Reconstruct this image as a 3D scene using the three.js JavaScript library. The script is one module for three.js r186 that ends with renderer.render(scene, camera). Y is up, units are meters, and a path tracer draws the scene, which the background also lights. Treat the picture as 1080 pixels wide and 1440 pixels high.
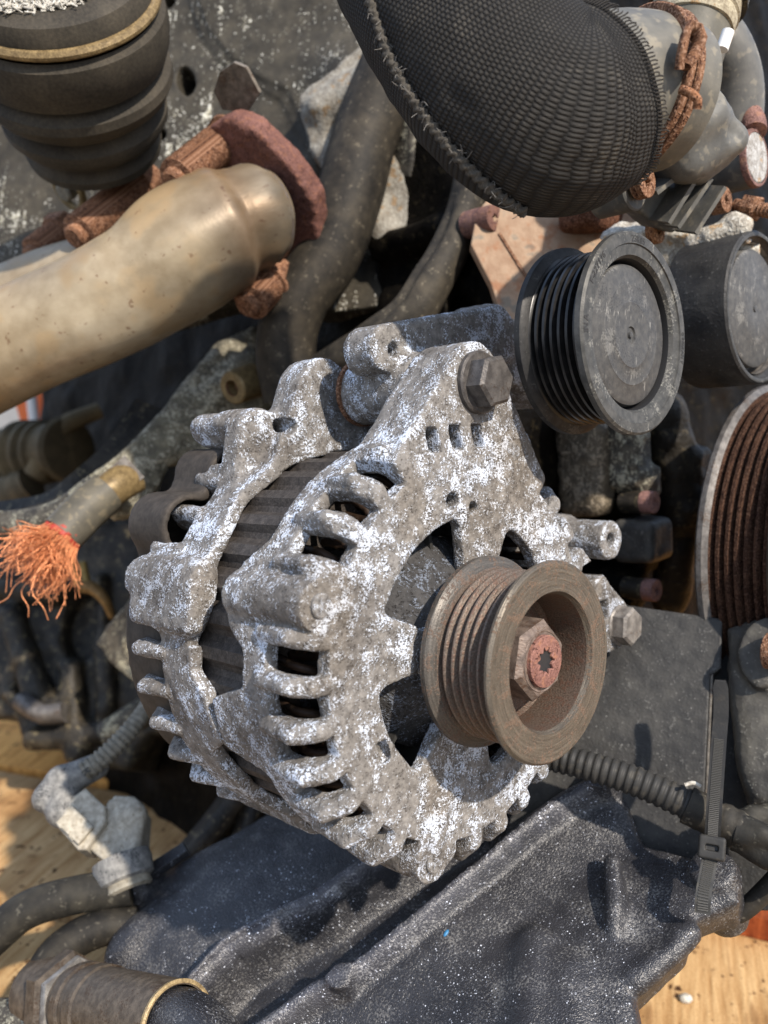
import * as THREE from 'three';
import { mergeGeometries } from 'three/addons/utils/BufferGeometryUtils.js';
import { FontLoader } from 'three/addons/loaders/FontLoader.js';
import { TextGeometry } from 'three/addons/geometries/TextGeometry.js';

// ---------------------------------------------------------------- camera, sky, sun, exposure
const V3 = (x, y, z) => new THREE.Vector3(x, y, z);
const lerp = (a, b, t) => a + (b - a) * t;
const scene = new THREE.Scene();
const PITCH = 10 * Math.PI / 180, CAM_H = 0.30, F_PX = 1247;
const camera = new THREE.PerspectiveCamera(60, 768 / 1024, 0.01, 60);
camera.position.set(0, CAM_H, 0);
camera.rotation.x = -PITCH;
camera.focus = 0.272; camera.userData.fStop = 11;
scene.add(camera);
const cP = Math.cos(PITCH), sP = Math.sin(PITCH);
const dirW = (x, y, z) => V3(x, y * cP + z * sP, -y * sP + z * cP);           // direction, seen axes -> world
const P = (px, py, d) => dirW((px - 540) / F_PX * d, -(py - 720) / F_PX * d, -d).add(V3(0, CAM_H, 0));
const SKY = 1.1;
const SUN = dirW(0.43, 0.64, 0.64).normalize();
const renderer = new THREE.WebGLRenderer({ antialias: true });
renderer.setSize(768, 1024);
renderer.toneMapping = THREE.LinearToneMapping;
renderer.toneMappingExposure = 1.4;
renderer.shadowMap.enabled = true;
{ // a clear, slightly milky daylight sky
  const w = 512, h = 256, d = new Float32Array(w * h * 4);
  for (let y = 0; y < h; y++) for (let x = 0; x < w; x++) {
    const el = ((y + 0.5) / h - 0.5) * Math.PI, az = ((x + 0.5) / w - 0.5) * 2 * Math.PI, v = V3(Math.cos(el) * Math.cos(az), Math.sin(el), Math.cos(el) * Math.sin(az));
    const t = Math.max(0, Math.sin(el)) ** 0.5, g = Math.max(0, v.dot(SUN)), k = (y * w + x) * 4, glow = 0.5 * g ** 6 + 0.9 * g ** 40;
    const c = [lerp(0.84, 0.30, t), lerp(0.9, 0.46, t), lerp(0.98, 0.78, t)];
    for (let i = 0; i < 3; i++) d[k + i] = SKY * (el < 0 ? [0.30, 0.28, 0.25][i] : c[i] + glow * [1, 0.95, 0.86][i]);
    d[k + 3] = 1;
  }
  const t = new THREE.DataTexture(d, w, h, THREE.RGBAFormat, THREE.FloatType); t.mapping = THREE.EquirectangularReflectionMapping; t.magFilter = t.minFilter = THREE.LinearFilter; t.needsUpdate = true;
  scene.background = t; scene.environment = t;
}
const sun = new THREE.DirectionalLight(0xfff3e4, 4.8);
sun.position.copy(SUN.clone().multiplyScalar(3)); sun.target.position.set(0, 0.25, -0.35); sun.castShadow = true;
sun.shadow.mapSize.set(4096, 4096);
Object.assign(sun.shadow.camera, { left: -0.8, right: 0.8, top: 0.8, bottom: -0.8, near: 0.5, far: 6 });
sun.shadow.radius = 2.2;
scene.add(sun, sun.target);

// ---------------------------------------------------------------- random numbers and noise
function rng(seed) { let a = seed >>> 0; return () => { a = (a + 0x6D2B79F5) | 0; let t = Math.imul(a ^ (a >>> 15), 1 | a); t = (t + Math.imul(t ^ (t >>> 7), 61 | t)) ^ t; return ((t ^ (t >>> 14)) >>> 0) / 4294967296; }; }
const clamp = (x, a = 0, b = 1) => x < a ? a : x > b ? b : x;
const sst = (a, b, x) => { const t = clamp((x - a) / (b - a)); return t * t * (3 - 2 * t); };
const RAD = Math.PI / 180;
const hsh = (x, y, z) => { let h = Math.imul(x, 374761393) ^ Math.imul(y, 668265263) ^ Math.imul(z, 1274126177); h = Math.imul(h ^ (h >>> 13), 1274126177); return ((h ^ (h >>> 16)) >>> 0) / 4294967296; };
function n3(x, y, z) {
  const i = Math.floor(x), j = Math.floor(y), k = Math.floor(z); let u = x - i, v = y - j, w = z - k;
  u = u * u * (3 - 2 * u); v = v * v * (3 - 2 * v); w = w * w * (3 - 2 * w);
  const a = lerp(lerp(hsh(i, j, k), hsh(i + 1, j, k), u), lerp(hsh(i, j + 1, k), hsh(i + 1, j + 1, k), u), v);
  const b = lerp(lerp(hsh(i, j, k + 1), hsh(i + 1, j, k + 1), u), lerp(hsh(i, j + 1, k + 1), hsh(i + 1, j + 1, k + 1), u), v);
  return lerp(a, b, w) * 2 - 1;
}
const S = 1024;
const bankCache = {};
function F(freq, oct, seed, ax = 1, ay = 1) {       // tiling gradient noise, 0..1 about 0.5; ax, ay stretch it
  const key = [freq, oct, seed, ax, ay].join(); if (bankCache[key]) return bankCache[key];
  const out = new Float32Array(S * S).fill(0.5);
  let amp = 0.55;
  for (let o = 0; o < oct; o++, amp *= 0.55) {
    const fx = Math.max(1, Math.round(freq * ax * 2 ** o)), fy = Math.max(1, Math.round(freq * ay * 2 ** o)), R = rng(seed * 977 + o * 131 + 7);
    if (fx > S / 2 && fy > S / 2) break;
    const gx = new Float32Array(fx * fy), gy = new Float32Array(fx * fy);
    for (let i = 0; i < gx.length; i++) { const t = R() * 6.2832; gx[i] = Math.cos(t); gy[i] = Math.sin(t); }
    for (let y = 0; y < S; y++) {
      const Y = y / S * fy, j = Math.floor(Y), v = Y - j, j1 = (j + 1) % fy, sv = v * v * v * (v * (v * 6 - 15) + 10);
      for (let x = 0; x < S; x++) {
        const X = x / S * fx, i = Math.floor(X), u = X - i, i1 = (i + 1) % fx, su = u * u * u * (u * (u * 6 - 15) + 10);
        const a = j * fx + i, b = j * fx + i1, c = j1 * fx + i, d = j1 * fx + i1;
        const p = gx[a] * u + gy[a] * v, q = gx[b] * (u - 1) + gy[b] * v, r = gx[c] * u + gy[c] * (v - 1), s = gx[d] * (u - 1) + gy[d] * (v - 1);
        const top = p + (q - p) * su, bot = r + (s - r) * su;
        out[y * S + x] += amp * (top + (bot - top) * sv);
      }
    }
  }
  return bankCache[key] = out;
}
function W(n, seed) {                                // sparse specks: n round spots, value falls from 1 at the centre
  const key = 'w' + n + '_' + seed; if (bankCache[key]) return bankCache[key];
  const out = new Float32Array(S * S), R = rng(seed);
  for (let k = 0; k < n; k++) {
    const cx = R() * S, cy = R() * S, r = 1.1 + 2.6 * R() ** 4, m = Math.ceil(r), br = 0.35 + 0.65 * R();
    for (let y = -m; y <= m; y++) for (let x = -m; x <= m; x++) {
      const d = Math.hypot(x, y) / r; if (d > 1) continue;
      const i = ((Math.floor(cy + y) + S) % S) * S + ((Math.floor(cx + x) + S) % S);
      out[i] = Math.max(out[i], br * (1 - d * d));
    }
  }
  return bankCache[key] = out;
}
const mix3 = (a, b, t) => [a[0] + (b[0] - a[0]) * t, a[1] + (b[1] - a[1]) * t, a[2] + (b[2] - a[2]) * t];
// fn(i, x, y) -> { c: [r,g,b] sRGB 0..255, h: 0..1, r: 0..1 roughness }
function surface(tile, o, fn) {
  const Z = o.big ? S : S / 2, st = S / Z, w = 1 / (st * st);
  const C = new Uint8Array(Z * Z * 4).fill(255), H = new Uint8Array(Z * Z * 4).fill(255), Q = new Uint8Array(Z * Z * 4).fill(255);
  let sum = 0;
  for (let y = 0; y < Z; y++) for (let x = 0; x < Z; x++) {
    const k = (y * Z + x) * 4; let a = 0, b = 0, c = 0, h = 0, r = 0;
    for (let v = 0; v < st; v++) for (let u = 0; u < st; u++) { const q = fn((y * st + v) * S + x * st + u); a += q.c[0] * w; b += q.c[1] * w; c += q.c[2] * w; h += q.h * w; r += q.r * w; }
    C[k] = clamp(a, 0, 255); C[k + 1] = clamp(b, 0, 255); C[k + 2] = clamp(c, 0, 255);
    H[k] = H[k + 1] = H[k + 2] = clamp(h) * 255; Q[k + 1] = clamp(r) * 255; sum += r;
  }
  const tex = (d, srgb) => {
    const t = new THREE.DataTexture(d, Z, Z, THREE.RGBAFormat); t.wrapS = t.wrapT = THREE.RepeatWrapping; t.magFilter = THREE.LinearFilter; t.minFilter = THREE.LinearMipmapLinearFilter; t.generateMipmaps = true;
    t.repeat.set(1 / tile, 1 / tile); if (srgb) t.colorSpace = THREE.SRGBColorSpace; t.needsUpdate = true; return t;
  };
  const m = new THREE.MeshPhysicalMaterial({ map: tex(C, true), bumpMap: tex(H), bumpScale: o.bump ?? 0.0003, roughness: o.big ? 1 : sum / Z / Z, metalness: o.metal ?? 0, side: THREE.DoubleSide });
  if (o.big) m.roughnessMap = tex(Q);
  if (o.spec !== undefined) m.specularIntensity = o.spec;
  if (o.coat) { m.clearcoat = o.coat; m.clearcoatRoughness = o.coatR ?? 0.4; }
  return m;
}
const tinted = (m, r, g, b) => { const q = m.clone(); q.color = new THREE.Color().setRGB(r, g, b); return q; };

// ---------------------------------------------------------------- geometry helpers
function frame(origin, z, up = V3(0, 1, 0)) {        // matrix with local z along z
  const Z = z.clone().normalize(); let X = up.clone().cross(Z); if (X.lengthSq() < 1e-6) X = V3(1, 0, 0).cross(Z); X.normalize();
  return new THREE.Matrix4().makeBasis(X, Z.clone().cross(X), Z).setPosition(origin);
}
function geo(pos, idx, uv, nor) {
  const g = new THREE.BufferGeometry();
  g.setAttribute('position', new THREE.Float32BufferAttribute(pos, 3));
  if (uv) g.setAttribute('uv', new THREE.Float32BufferAttribute(uv, 2));
  g.setIndex(idx);
  if (nor) g.setAttribute('normal', new THREE.Float32BufferAttribute(nor, 3)); else g.computeVertexNormals();
  return g;
}
function boxUV(g, scale = 1) {                       // uv in metres from the face's main direction; splits the mesh where that changes
  const p = g.attributes.position.array, n = g.attributes.normal.array, idx = g.index ? g.index.array : [...Array(p.length / 3).keys()];
  const map = new Map(), P2 = [], N2 = [], U2 = [], I2 = [];
  for (let t = 0; t < idx.length; t += 3) {
    let sx = 0, sy = 0, sz = 0;
    for (let k = 0; k < 3; k++) { const v = idx[t + k] * 3; sx += n[v]; sy += n[v + 1]; sz += n[v + 2]; }
    sx = Math.abs(sx); sy = Math.abs(sy); sz = Math.abs(sz);
    const a = sx > sy && sx > sz ? 0 : sy > sz ? 1 : 2;
    for (let k = 0; k < 3; k++) {
      const v = idx[t + k], key = v * 3 + a; let w = map.get(key);
      if (w === undefined) {
        w = P2.length / 3; map.set(key, w);
        const x = p[v * 3], y = p[v * 3 + 1], z = p[v * 3 + 2];
        P2.push(x, y, z); N2.push(n[v * 3], n[v * 3 + 1], n[v * 3 + 2]);
        if (a === 0) U2.push((z + 0.13) * scale, y * scale); else if (a === 1) U2.push(x * scale, (z + 0.29) * scale); else U2.push(x * scale, y * scale);
      }
      I2.push(w);
    }
  }
  return geo(P2, I2, U2, N2);
}
// surface nets over a signed distance in mm; result in metres
function solid(sdf, lo, hi, h, o = {}) {
  const nx = Math.ceil((hi[0] - lo[0]) / h) + 2, ny = Math.ceil((hi[1] - lo[1]) / h) + 2, nz = Math.ceil((hi[2] - lo[2]) / h) + 2;
  const D = new Float32Array(nx * ny * nz), B = 4, reach = B * h * 0.87 * (o.safe ?? 1.6) + h;
  for (let k = 0; k < nz; k += B) for (let j = 0; j < ny; j += B) for (let i = 0; i < nx; i += B) {
    const d = sdf(lo[0] + (i + 1.5) * h, lo[1] + (j + 1.5) * h, lo[2] + (k + 1.5) * h), far = Math.abs(d) > reach;
    for (let c = k; c < Math.min(k + B, nz); c++) for (let b = j; b < Math.min(j + B, ny); b++) for (let a = i; a < Math.min(i + B, nx); a++)
      D[(c * ny + b) * nx + a] = (a === 0 || b === 0 || c === 0 || a === nx - 1 || b === ny - 1 || c === nz - 1) ? 1 : far ? d : sdf(lo[0] + a * h, lo[1] + b * h, lo[2] + c * h);
  }
  const at = new Int32Array(nx * ny * nz).fill(-1), pos = [], idx = [];
  const E = [[0, 1], [0, 2], [0, 4], [1, 3], [1, 5], [2, 3], [2, 6], [3, 7], [4, 5], [4, 6], [5, 7], [6, 7]];
  const off = [0, 1, nx, nx + 1, nx * ny, nx * ny + 1, nx * ny + nx, nx * ny + nx + 1], v = new Float32Array(8);
  for (let k = 0; k < nz - 1; k++) for (let j = 0; j < ny - 1; j++) for (let i = 0; i < nx - 1; i++) {
    const q = (k * ny + j) * nx + i; let m = 0;
    for (let c = 0; c < 8; c++) { v[c] = D[q + off[c]]; if (v[c] < 0) m |= 1 << c; }
    if (m === 0 || m === 255) continue;
    let sx = 0, sy = 0, sz = 0, n = 0;
    for (const [a, b] of E) {
      if ((v[a] < 0) === (v[b] < 0)) continue;
      const t = v[a] / (v[a] - v[b]);
      sx += (a & 1) + t * ((b & 1) - (a & 1)); sy += (a >> 1 & 1) + t * ((b >> 1 & 1) - (a >> 1 & 1)); sz += (a >> 2) + t * ((b >> 2) - (a >> 2)); n++;
    }
    at[q] = pos.length / 3;
    pos.push((lo[0] + (i + sx / n) * h) / 1000, (lo[1] + (j + sy / n) * h) / 1000, (lo[2] + (k + sz / n) * h) / 1000);
  }
  const quad = (a, b, c, d, flip) => { if (flip) idx.push(a, c, b, a, d, c); else idx.push(a, b, c, a, c, d); };
  for (let k = 1; k < nz - 1; k++) for (let j = 1; j < ny - 1; j++) for (let i = 1; i < nx - 1; i++) {
    const q = (k * ny + j) * nx + i, s = D[q] < 0;
    if (s !== D[q + 1] < 0) quad(at[q - nx - nx * ny], at[q - nx * ny], at[q], at[q - nx], !s);
    if (s !== D[q + nx] < 0) quad(at[q - 1 - nx * ny], at[q - nx * ny], at[q], at[q - 1], s);
    if (s !== D[q + nx * ny] < 0) quad(at[q - 1 - nx], at[q - nx], at[q], at[q - 1], !s);
  }
  const g = boxUV(geo(pos, idx));
  if (o.color) { const p = g.attributes.position, c = []; for (let i = 0; i < p.count; i++) c.push(...o.color(p.getX(i) * 1000, p.getY(i) * 1000, p.getZ(i) * 1000)); g.setAttribute('color', new THREE.Float32BufferAttribute(c, 3)); }
  return g;
}
const smin = (a, b, k) => { const h = Math.max(k - Math.abs(a - b), 0) / k; return Math.min(a, b) - h * h * k * 0.25; };
const smax = (a, b, k) => -smin(-a, -b, k);
const rbox2 = (x, y, a, b, r) => { const p = Math.abs(x) - a + r, q = Math.abs(y) - b + r; return Math.hypot(Math.max(p, 0), Math.max(q, 0)) + Math.min(Math.max(p, q), 0) - r; };
const rbox3 = (x, y, z, a, b, c, r) => { const p = Math.abs(x) - a + r, q = Math.abs(y) - b + r, s = Math.abs(z) - c + r; return Math.hypot(Math.max(p, 0), Math.max(q, 0), Math.max(s, 0)) + Math.min(Math.max(p, q, s), 0) - r; };
const capsule = (x, y, z, a, b, ra, rb = ra) => { const bx = b[0] - a[0], by = b[1] - a[1], bz = b[2] - a[2], px = x - a[0], py = y - a[1], pz = z - a[2], t = clamp((px * bx + py * by + pz * bz) / (bx * bx + by * by + bz * bz)); return Math.hypot(px - bx * t, py - by * t, pz - bz * t) - lerp(ra, rb, t); };
const seg2 = (x, y, a, b) => { const bx = b[0] - a[0], by = b[1] - a[1], t = clamp(((x - a[0]) * bx + (y - a[1]) * by) / (bx * bx + by * by)); return [Math.hypot(x - a[0] - bx * t, y - a[1] - by * t), t]; };
function poly2(x, y, pts) {                          // signed distance to a polygon
  let d = 1e9, s = 1;
  for (let i = 0, j = pts.length - 1; i < pts.length; j = i++) {
    const a = pts[i], b = pts[j], ex = b[0] - a[0], ey = b[1] - a[1], wx = x - a[0], wy = y - a[1], t = clamp((wx * ex + wy * ey) / (ex * ex + ey * ey));
    d = Math.min(d, (wx - ex * t) ** 2 + (wy - ey * t) ** 2);
    const c1 = y >= a[1], c2 = y < b[1], c3 = ex * wy > ey * wx;
    if ((c1 && c2 && c3) || (!c1 && !c2 && !c3)) s = -s;
  }
  return s * Math.sqrt(d);
}
const hull2 = (x, y, ax, ay, ra, bx, by, rb) => {    // convex hull of two circles
  const L = Math.hypot(bx - ax, by - ay), dx = (bx - ax) / L, dy = (by - ay) / L, px = Math.abs((x - ax) * dy - (y - ay) * dx), py = (x - ax) * dx + (y - ay) * dy;
  const b = (ra - rb) / L, a = Math.sqrt(1 - b * b), k = -b * px + a * py;
  if (k < 0) return Math.hypot(px, py) - ra; if (k > a * L) return Math.hypot(px, py - L) - rb; return px * a + py * b - ra;
};
const cylz = (x, y, z, cx, cy, r, z0, z1, rd = 0.6) => rbox2(Math.hypot(x - cx, y - cy), z - (z0 + z1) / 2, r, (z1 - z0) / 2, rd);
// round tube along points (world); rad: number or t => m
function tube(pts, rad, o = {}) {
  const curve = new THREE.CatmullRomCurve3(pts, false, 'centripetal'), L = curve.getLength(), n = o.n ?? Math.max(8, Math.ceil(L / (o.step ?? 0.003))), m = o.m ?? 28, R = typeof rad === 'function' ? rad : () => rad;
  const ps = curve.getSpacedPoints(n), T = [];
  for (let i = 0; i <= n; i++) T.push(ps[Math.min(i + 1, n)].clone().sub(ps[Math.max(i - 1, 0)]).normalize());
  let N = (o.up ?? camera.position.clone().sub(ps[0])).clone(); N.sub(T[0].clone().multiplyScalar(N.dot(T[0]))).normalize();
  const pos = [], uv = [], idx = [], col = [];
  for (let i = 0; i <= n; i++) {
    N.sub(T[i].clone().multiplyScalar(N.dot(T[i]))).normalize();
    const B = T[i].clone().cross(N), t = i / n, r = R(t);
    for (let j = 0; j <= m; j++) {
      const a = j / m * 2 * Math.PI - Math.PI, rr = r + (o.disp ? o.disp(t * L, a, t, r) : 0), fl = o.flat ? o.flat(t) : 1;
      const x = Math.cos(a) * rr * fl, y = Math.sin(a) * rr, p = ps[i].clone().addScaledVector(N, x).addScaledVector(B, y);
      pos.push(p.x, p.y, p.z); uv.push(a * (o.ru ?? R(0.5)), t * L); if (o.color) col.push(...o.color(t, t * L, a));
      if (i < n && j < m) { const q = i * (m + 1) + j; idx.push(q, q + 1, q + m + 2, q, q + m + 2, q + m + 1); }
    }
  }
  const g = geo(pos, idx, uv), nn = g.attributes.normal;   // close the seam's normals
  for (let i = 0; i <= n; i++) { const a = i * (m + 1), b = a + m, v = V3(nn.getX(a) + nn.getX(b), nn.getY(a) + nn.getY(b), nn.getZ(a) + nn.getZ(b)).normalize(); nn.setXYZ(a, v.x, v.y, v.z); nn.setXYZ(b, v.x, v.y, v.z); }
  if (o.color) g.setAttribute('color', new THREE.Float32BufferAttribute(col, 3));
  if (o.cap === false) return g;
  const caps = [g];
  for (const e of [0, n]) {
    const cp = [ps[e].x, ps[e].y, ps[e].z], cu = [0, 0], ci = [];
    for (let j = 0; j <= m; j++) { const q = (e * (m + 1) + j) * 3; cp.push(pos[q], pos[q + 1], pos[q + 2]); const a = j / m * 6.2832; cu.push(Math.cos(a) * R(0), Math.sin(a) * R(0)); if (j) e ? ci.push(0, j, j + 1) : ci.push(0, j + 1, j); }
    caps.push(geo(cp, ci, cu));
  }
  return mergeGeometries(caps);
}
// turned shape round local z; profile [[r, z], ...] in mm, sharp where it bends more than 35 degrees
function lathe(profile, o = {}) {                     // listed from the front's middle outwards and back
  const prof = [...profile].reverse();
  const m = o.m ?? 96, pos = [], nor = [], uv = [], idx = [], k = prof.length, dirs = [];
  for (let i = 0; i < k - 1; i++) { const d = [prof[i + 1][0] - prof[i][0], prof[i + 1][1] - prof[i][1]], l = Math.hypot(...d) || 1; dirs.push([d[0] / l, d[1] / l, l]); }
  const rm = Math.max(...prof.map((p) => p[0])); let len = 0, base = 0;
  for (let i = 0; i < k - 1; i++) {
    const d = dirs[i], ends = [];
    for (const [e, o2] of [[i, i - 1], [i + 1, i + 1]]) { let nx = d[1], nz = -d[0]; const b = dirs[o2]; if (b && b[0] * d[0] + b[1] * d[1] > 0.82) { nx += b[1]; nz -= b[0]; const l = Math.hypot(nx, nz); nx /= l; nz /= l; } ends.push([prof[e], nx, nz]); }
    for (let e = 0; e < 2; e++) {
      const [[r, z], nx, nz] = ends[e];
      for (let j = 0; j <= m; j++) {
        const a = j / m * 2 * Math.PI + (o.a0 ?? 0), c = Math.cos(a), s = Math.sin(a), w = o.wob ? 1 + o.wob(a, r, z) : 1;
        pos.push(c * r * w / 1000, s * r * w / 1000, z / 1000); nor.push(c * nx, s * nx, nz);
        if (o.flatUV) uv.push(c * r / 1000, s * r / 1000); else uv.push(Math.abs(j / m * 2 - 1) * Math.PI * rm / 1000, (len + e * d[2]) / 1000);
        if (e === 0 && j < m) { const q = base + j; idx.push(q, q + m + 2, q + m + 1, q, q + 1, q + m + 2); }
      }
    }
    base += 2 * (m + 1); len += d[2];
  }
  const g = geo(pos, idx, uv, nor);
  return g;
}
function hex(af, h, o = {}) {                        // hexagonal head, base at z = 0, top chamfered; mm
  const R = af / 2 / Math.cos(Math.PI / 6), rings = [[R, 0], [R, h - af * 0.07], [R * 0.86, h], [0, h]], pos = [], idx = [], uv = [];
  const n6 = o.n ?? 6;
  for (let i = 0; i < rings.length - 1; i++) for (let s = 0; s < n6; s++) {
    const q = pos.length / 3, a = s / n6 * 2 * Math.PI + (o.turn ?? 0), b = (s + 1) / n6 * 2 * Math.PI + (o.turn ?? 0);
    for (const [t, [r, z]] of [[a, rings[i]], [b, rings[i]], [b, rings[i + 1]], [a, rings[i + 1]]]) { pos.push(Math.cos(t) * r / 1000, Math.sin(t) * r / 1000, z / 1000); uv.push(i ? Math.cos(t) * r / 1000 : t * R / 1000, i ? Math.sin(t) * r / 1000 : z / 1000); }
    idx.push(q, q + 1, q + 2, q, q + 2, q + 3);
  }
  const g = geo(pos, idx, uv).toNonIndexed(); g.computeVertexNormals(); const g2 = g; g2.setIndex([...Array(g2.attributes.position.count).keys()]); return g2;
}
function starDisc(R, r, depth, pts = 6) {            // a round head with a star-shaped socket sunk into it
  const s = new THREE.Shape(); s.absarc(0, 0, R / 1000, 0, Math.PI * 2);
  const hole = new THREE.Path(), n = 72;
  for (let i = 0; i < n; i++) { const a = -i / n * 2 * Math.PI, q = r * (0.86 + 0.14 * Math.cos(pts * a)) / 1000; i ? hole.lineTo(Math.cos(a) * q, Math.sin(a) * q) : hole.moveTo(Math.cos(a) * q, Math.sin(a) * q); }
  s.holes.push(hole);
  const e = new THREE.ExtrudeGeometry(s, { depth: depth / 1000, bevelEnabled: true, bevelSize: 0.0003, bevelThickness: 0.0003, bevelSegments: 2, curveSegments: 32 });
  const flo = new THREE.CircleGeometry(r * 1.05 / 1000, 24); flo.translate(0, 0, depth * 0.15 / 1000);
  return mergeGeometries([indexed(e), indexed(flo)]);
}
function indexed(g) { for (const k of Object.keys(g.attributes)) if (!['position', 'normal', 'uv'].includes(k)) g.deleteAttribute(k); if (!g.index) g.setIndex([...Array(g.attributes.position.count).keys()]); return g; }
const merge = (gs) => mergeGeometries(gs.map(indexed));
const moved = (g, m) => g.clone().applyMatrix4(m);
const T4 = (x, y, z) => new THREE.Matrix4().makeTranslation(x / 1000, y / 1000, z / 1000);
const R4z = (a) => new THREE.Matrix4().makeRotationZ(a);
function extrude(pts, depth, bev = 0.6, holes = []) { // mm polygon
  const s = new THREE.Shape(pts.map((p) => new THREE.Vector2(p[0] / 1000, p[1] / 1000)));
  for (const h of holes) s.holes.push(new THREE.Path(h.map((p) => new THREE.Vector2(p[0] / 1000, p[1] / 1000))));
  return indexed(new THREE.ExtrudeGeometry(s, { depth: depth / 1000, bevelEnabled: bev > 0, bevelSize: bev / 1000, bevelThickness: bev / 1000, bevelOffset: -bev / 1000, bevelSegments: 2, curveSegments: 24 }));
}

// ---------------------------------------------------------------- naming
const counts = {};
const numbered = (n) => { const k = counts[n] = (counts[n] ?? -1) + 1; return k ? n + '_' + String(k).padStart(3, '0') : n; };
function thing(name, label, category, where, group) { // where: Matrix4 or Vector3
  const o = new THREE.Group(); o.name = numbered(name);
  if (where?.isMatrix4) where.decompose(o.position, o.quaternion, o.scale); else if (where) o.position.copy(where);
  o.userData = { label, category }; if (group) o.userData.group = group;
  scene.add(o); o.updateMatrixWorld(true); return o;
}
function part(o, name, g, mat, world = true, label) { // world: geometry given in world coordinates
  let root = o; while (root.parent !== scene) root = root.parent;
  if (world) { g = g.clone(); g.applyMatrix4(root.matrixWorld.clone().invert()); }
  const m = new THREE.Mesh(g, mat); m.name = name; m.castShadow = m.receiveShadow = true; if (label) m.userData.label = label; o.add(m); return m;
}
function struct(name, g, mat) { const m = new THREE.Mesh(g, mat); m.name = numbered(name); m.castShadow = m.receiveShadow = true; m.userData.kind = 'structure'; scene.add(m); return m; }
// a flat local frame through three seen points; hit() meets it with the line of sight
function planeOf(a, b, c) {
  let n = b.clone().sub(a).cross(c.clone().sub(a)).normalize(); if (n.dot(camera.position.clone().sub(a)) < 0) n.negate();
  const M = frame(a, n), inv = M.clone().invert();
  return { M, n, o: a, hit(px, py) { const r = P(px, py, 1).sub(camera.position), s = a.clone().sub(camera.position).dot(n) / r.dot(n), q = camera.position.clone().addScaledVector(r, s).applyMatrix4(inv); return [q.x * 1000, q.y * 1000]; } };
}
// main axis of the engine's pulleys
const N = dirW(0.69976, -0.02999, 0.71375).normalize(), U = dirW(0.71407, 0, -0.70007).normalize(), VV = N.clone().cross(U).normalize();
const axisFrame = (origin) => new THREE.Matrix4().makeBasis(U, VV, N).setPosition(origin);

// ---------------------------------------------------------------- materials: what the surfaces are made of
const lo = F(4, 4, 1), lo2 = F(7, 3, 2), mid = F(18, 4, 3), mid2 = F(26, 4, 4), hi = F(70, 3, 5), hi2 = F(110, 3, 6), fine = F(220, 2, 7), streak = F(6, 5, 8, 12, 1), rings = F(6, 4, 9, 1, 14), specks = W(5200, 11), specks2 = W(900, 12);
const ease = (x) => clamp(0.5 + (x - 0.5) * 1.9);
const M = {};
M.castAlu = surface(0.085, { big: true, bump: 0.0005, spec: 0.4 }, (i) => {   // weathered aluminium with white bloom
  const patch = ease(lo[i] * 0.45 + mid[i] * 0.55), crystals = hi[i] * 0.22 + hi2[i] * 0.36 + fine[i] * 0.42;
  const m = 0.9 * sst(0.528, 0.66, crystals + (patch - 0.5) * 0.42), pit = sst(0.36, 0.28, hi2[i] * 0.7 + mid2[i] * 0.3);
  const base = mix3([94, 91, 88], [132, 128, 123], ease(mid2[i] * 0.6 + hi[i] * 0.4));
  const bloom = mix3([172, 182, 198], [220, 229, 243], ease(fine[i] * 0.5 + hi2[i] * 0.5));
  return { c: mix3(mix3(base, bloom, m), [70, 64, 59], pit * 0.5), h: 0.38 + m * (0.22 + 0.5 * (fine[i] - 0.4)) - pit * 0.3 + (hi2[i] - 0.5) * 0.25, r: 0.68 + m * 0.2 };
});
M.castDull = surface(0.11, { bump: 0.0005 }, (i) => {             // greasy cast metal with pale bloom in patches
  const patch = ease(lo[i] * 0.5 + mid[i] * 0.5), m = sst(0.53, 0.66, hi[i] * 0.6 + fine[i] * 0.4 + (patch - 0.5) * 0.55);
  const base = mix3([44, 40, 34], [92, 86, 74], ease(lo2[i] * 0.5 + mid2[i] * 0.5));
  return { c: mix3(base, [176, 172, 150], m * 0.85), h: 0.4 + m * 0.25 + (hi2[i] - 0.5) * 0.5, r: 0.72 };
});
M.rust = surface(0.06, { bump: 0.0004, spec: 0.2 }, (i) => {
  const a = ease(lo[i] * 0.4 + mid[i] * 0.6), b = ease(hi[i]);
  let c = mix3([82, 58, 44], [134, 98, 74], a); c = mix3(c, [174, 142, 120], sst(0.55, 0.75, b) * 0.6); c = mix3(c, [52, 32, 27], sst(0.42, 0.28, hi2[i] * 0.5 + mid2[i] * 0.5));
  return { c, h: 0.5 + (hi[i] - 0.5) * 0.7 + (fine[i] - 0.5) * 0.5 + (mid[i] - 0.5) * 0.6, r: 0.82 };
});
M.rustPink = surface(0.06, { bump: 0.0004, spec: 0.25 }, (i) => {
  let c = mix3([88, 66, 62], [134, 104, 97], ease(lo[i] * 0.5 + hi[i] * 0.5)); c = mix3(c, [140, 104, 82], sst(0.56, 0.76, mid2[i]) * 0.5); c = mix3(c, [58, 40, 38], sst(0.4, 0.28, hi2[i] * 0.6 + mid[i] * 0.4));
  return { c, h: 0.5 + (hi[i] - 0.5) * 0.6 + (mid[i] - 0.5) * 0.6, r: 0.7 };
});
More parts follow.
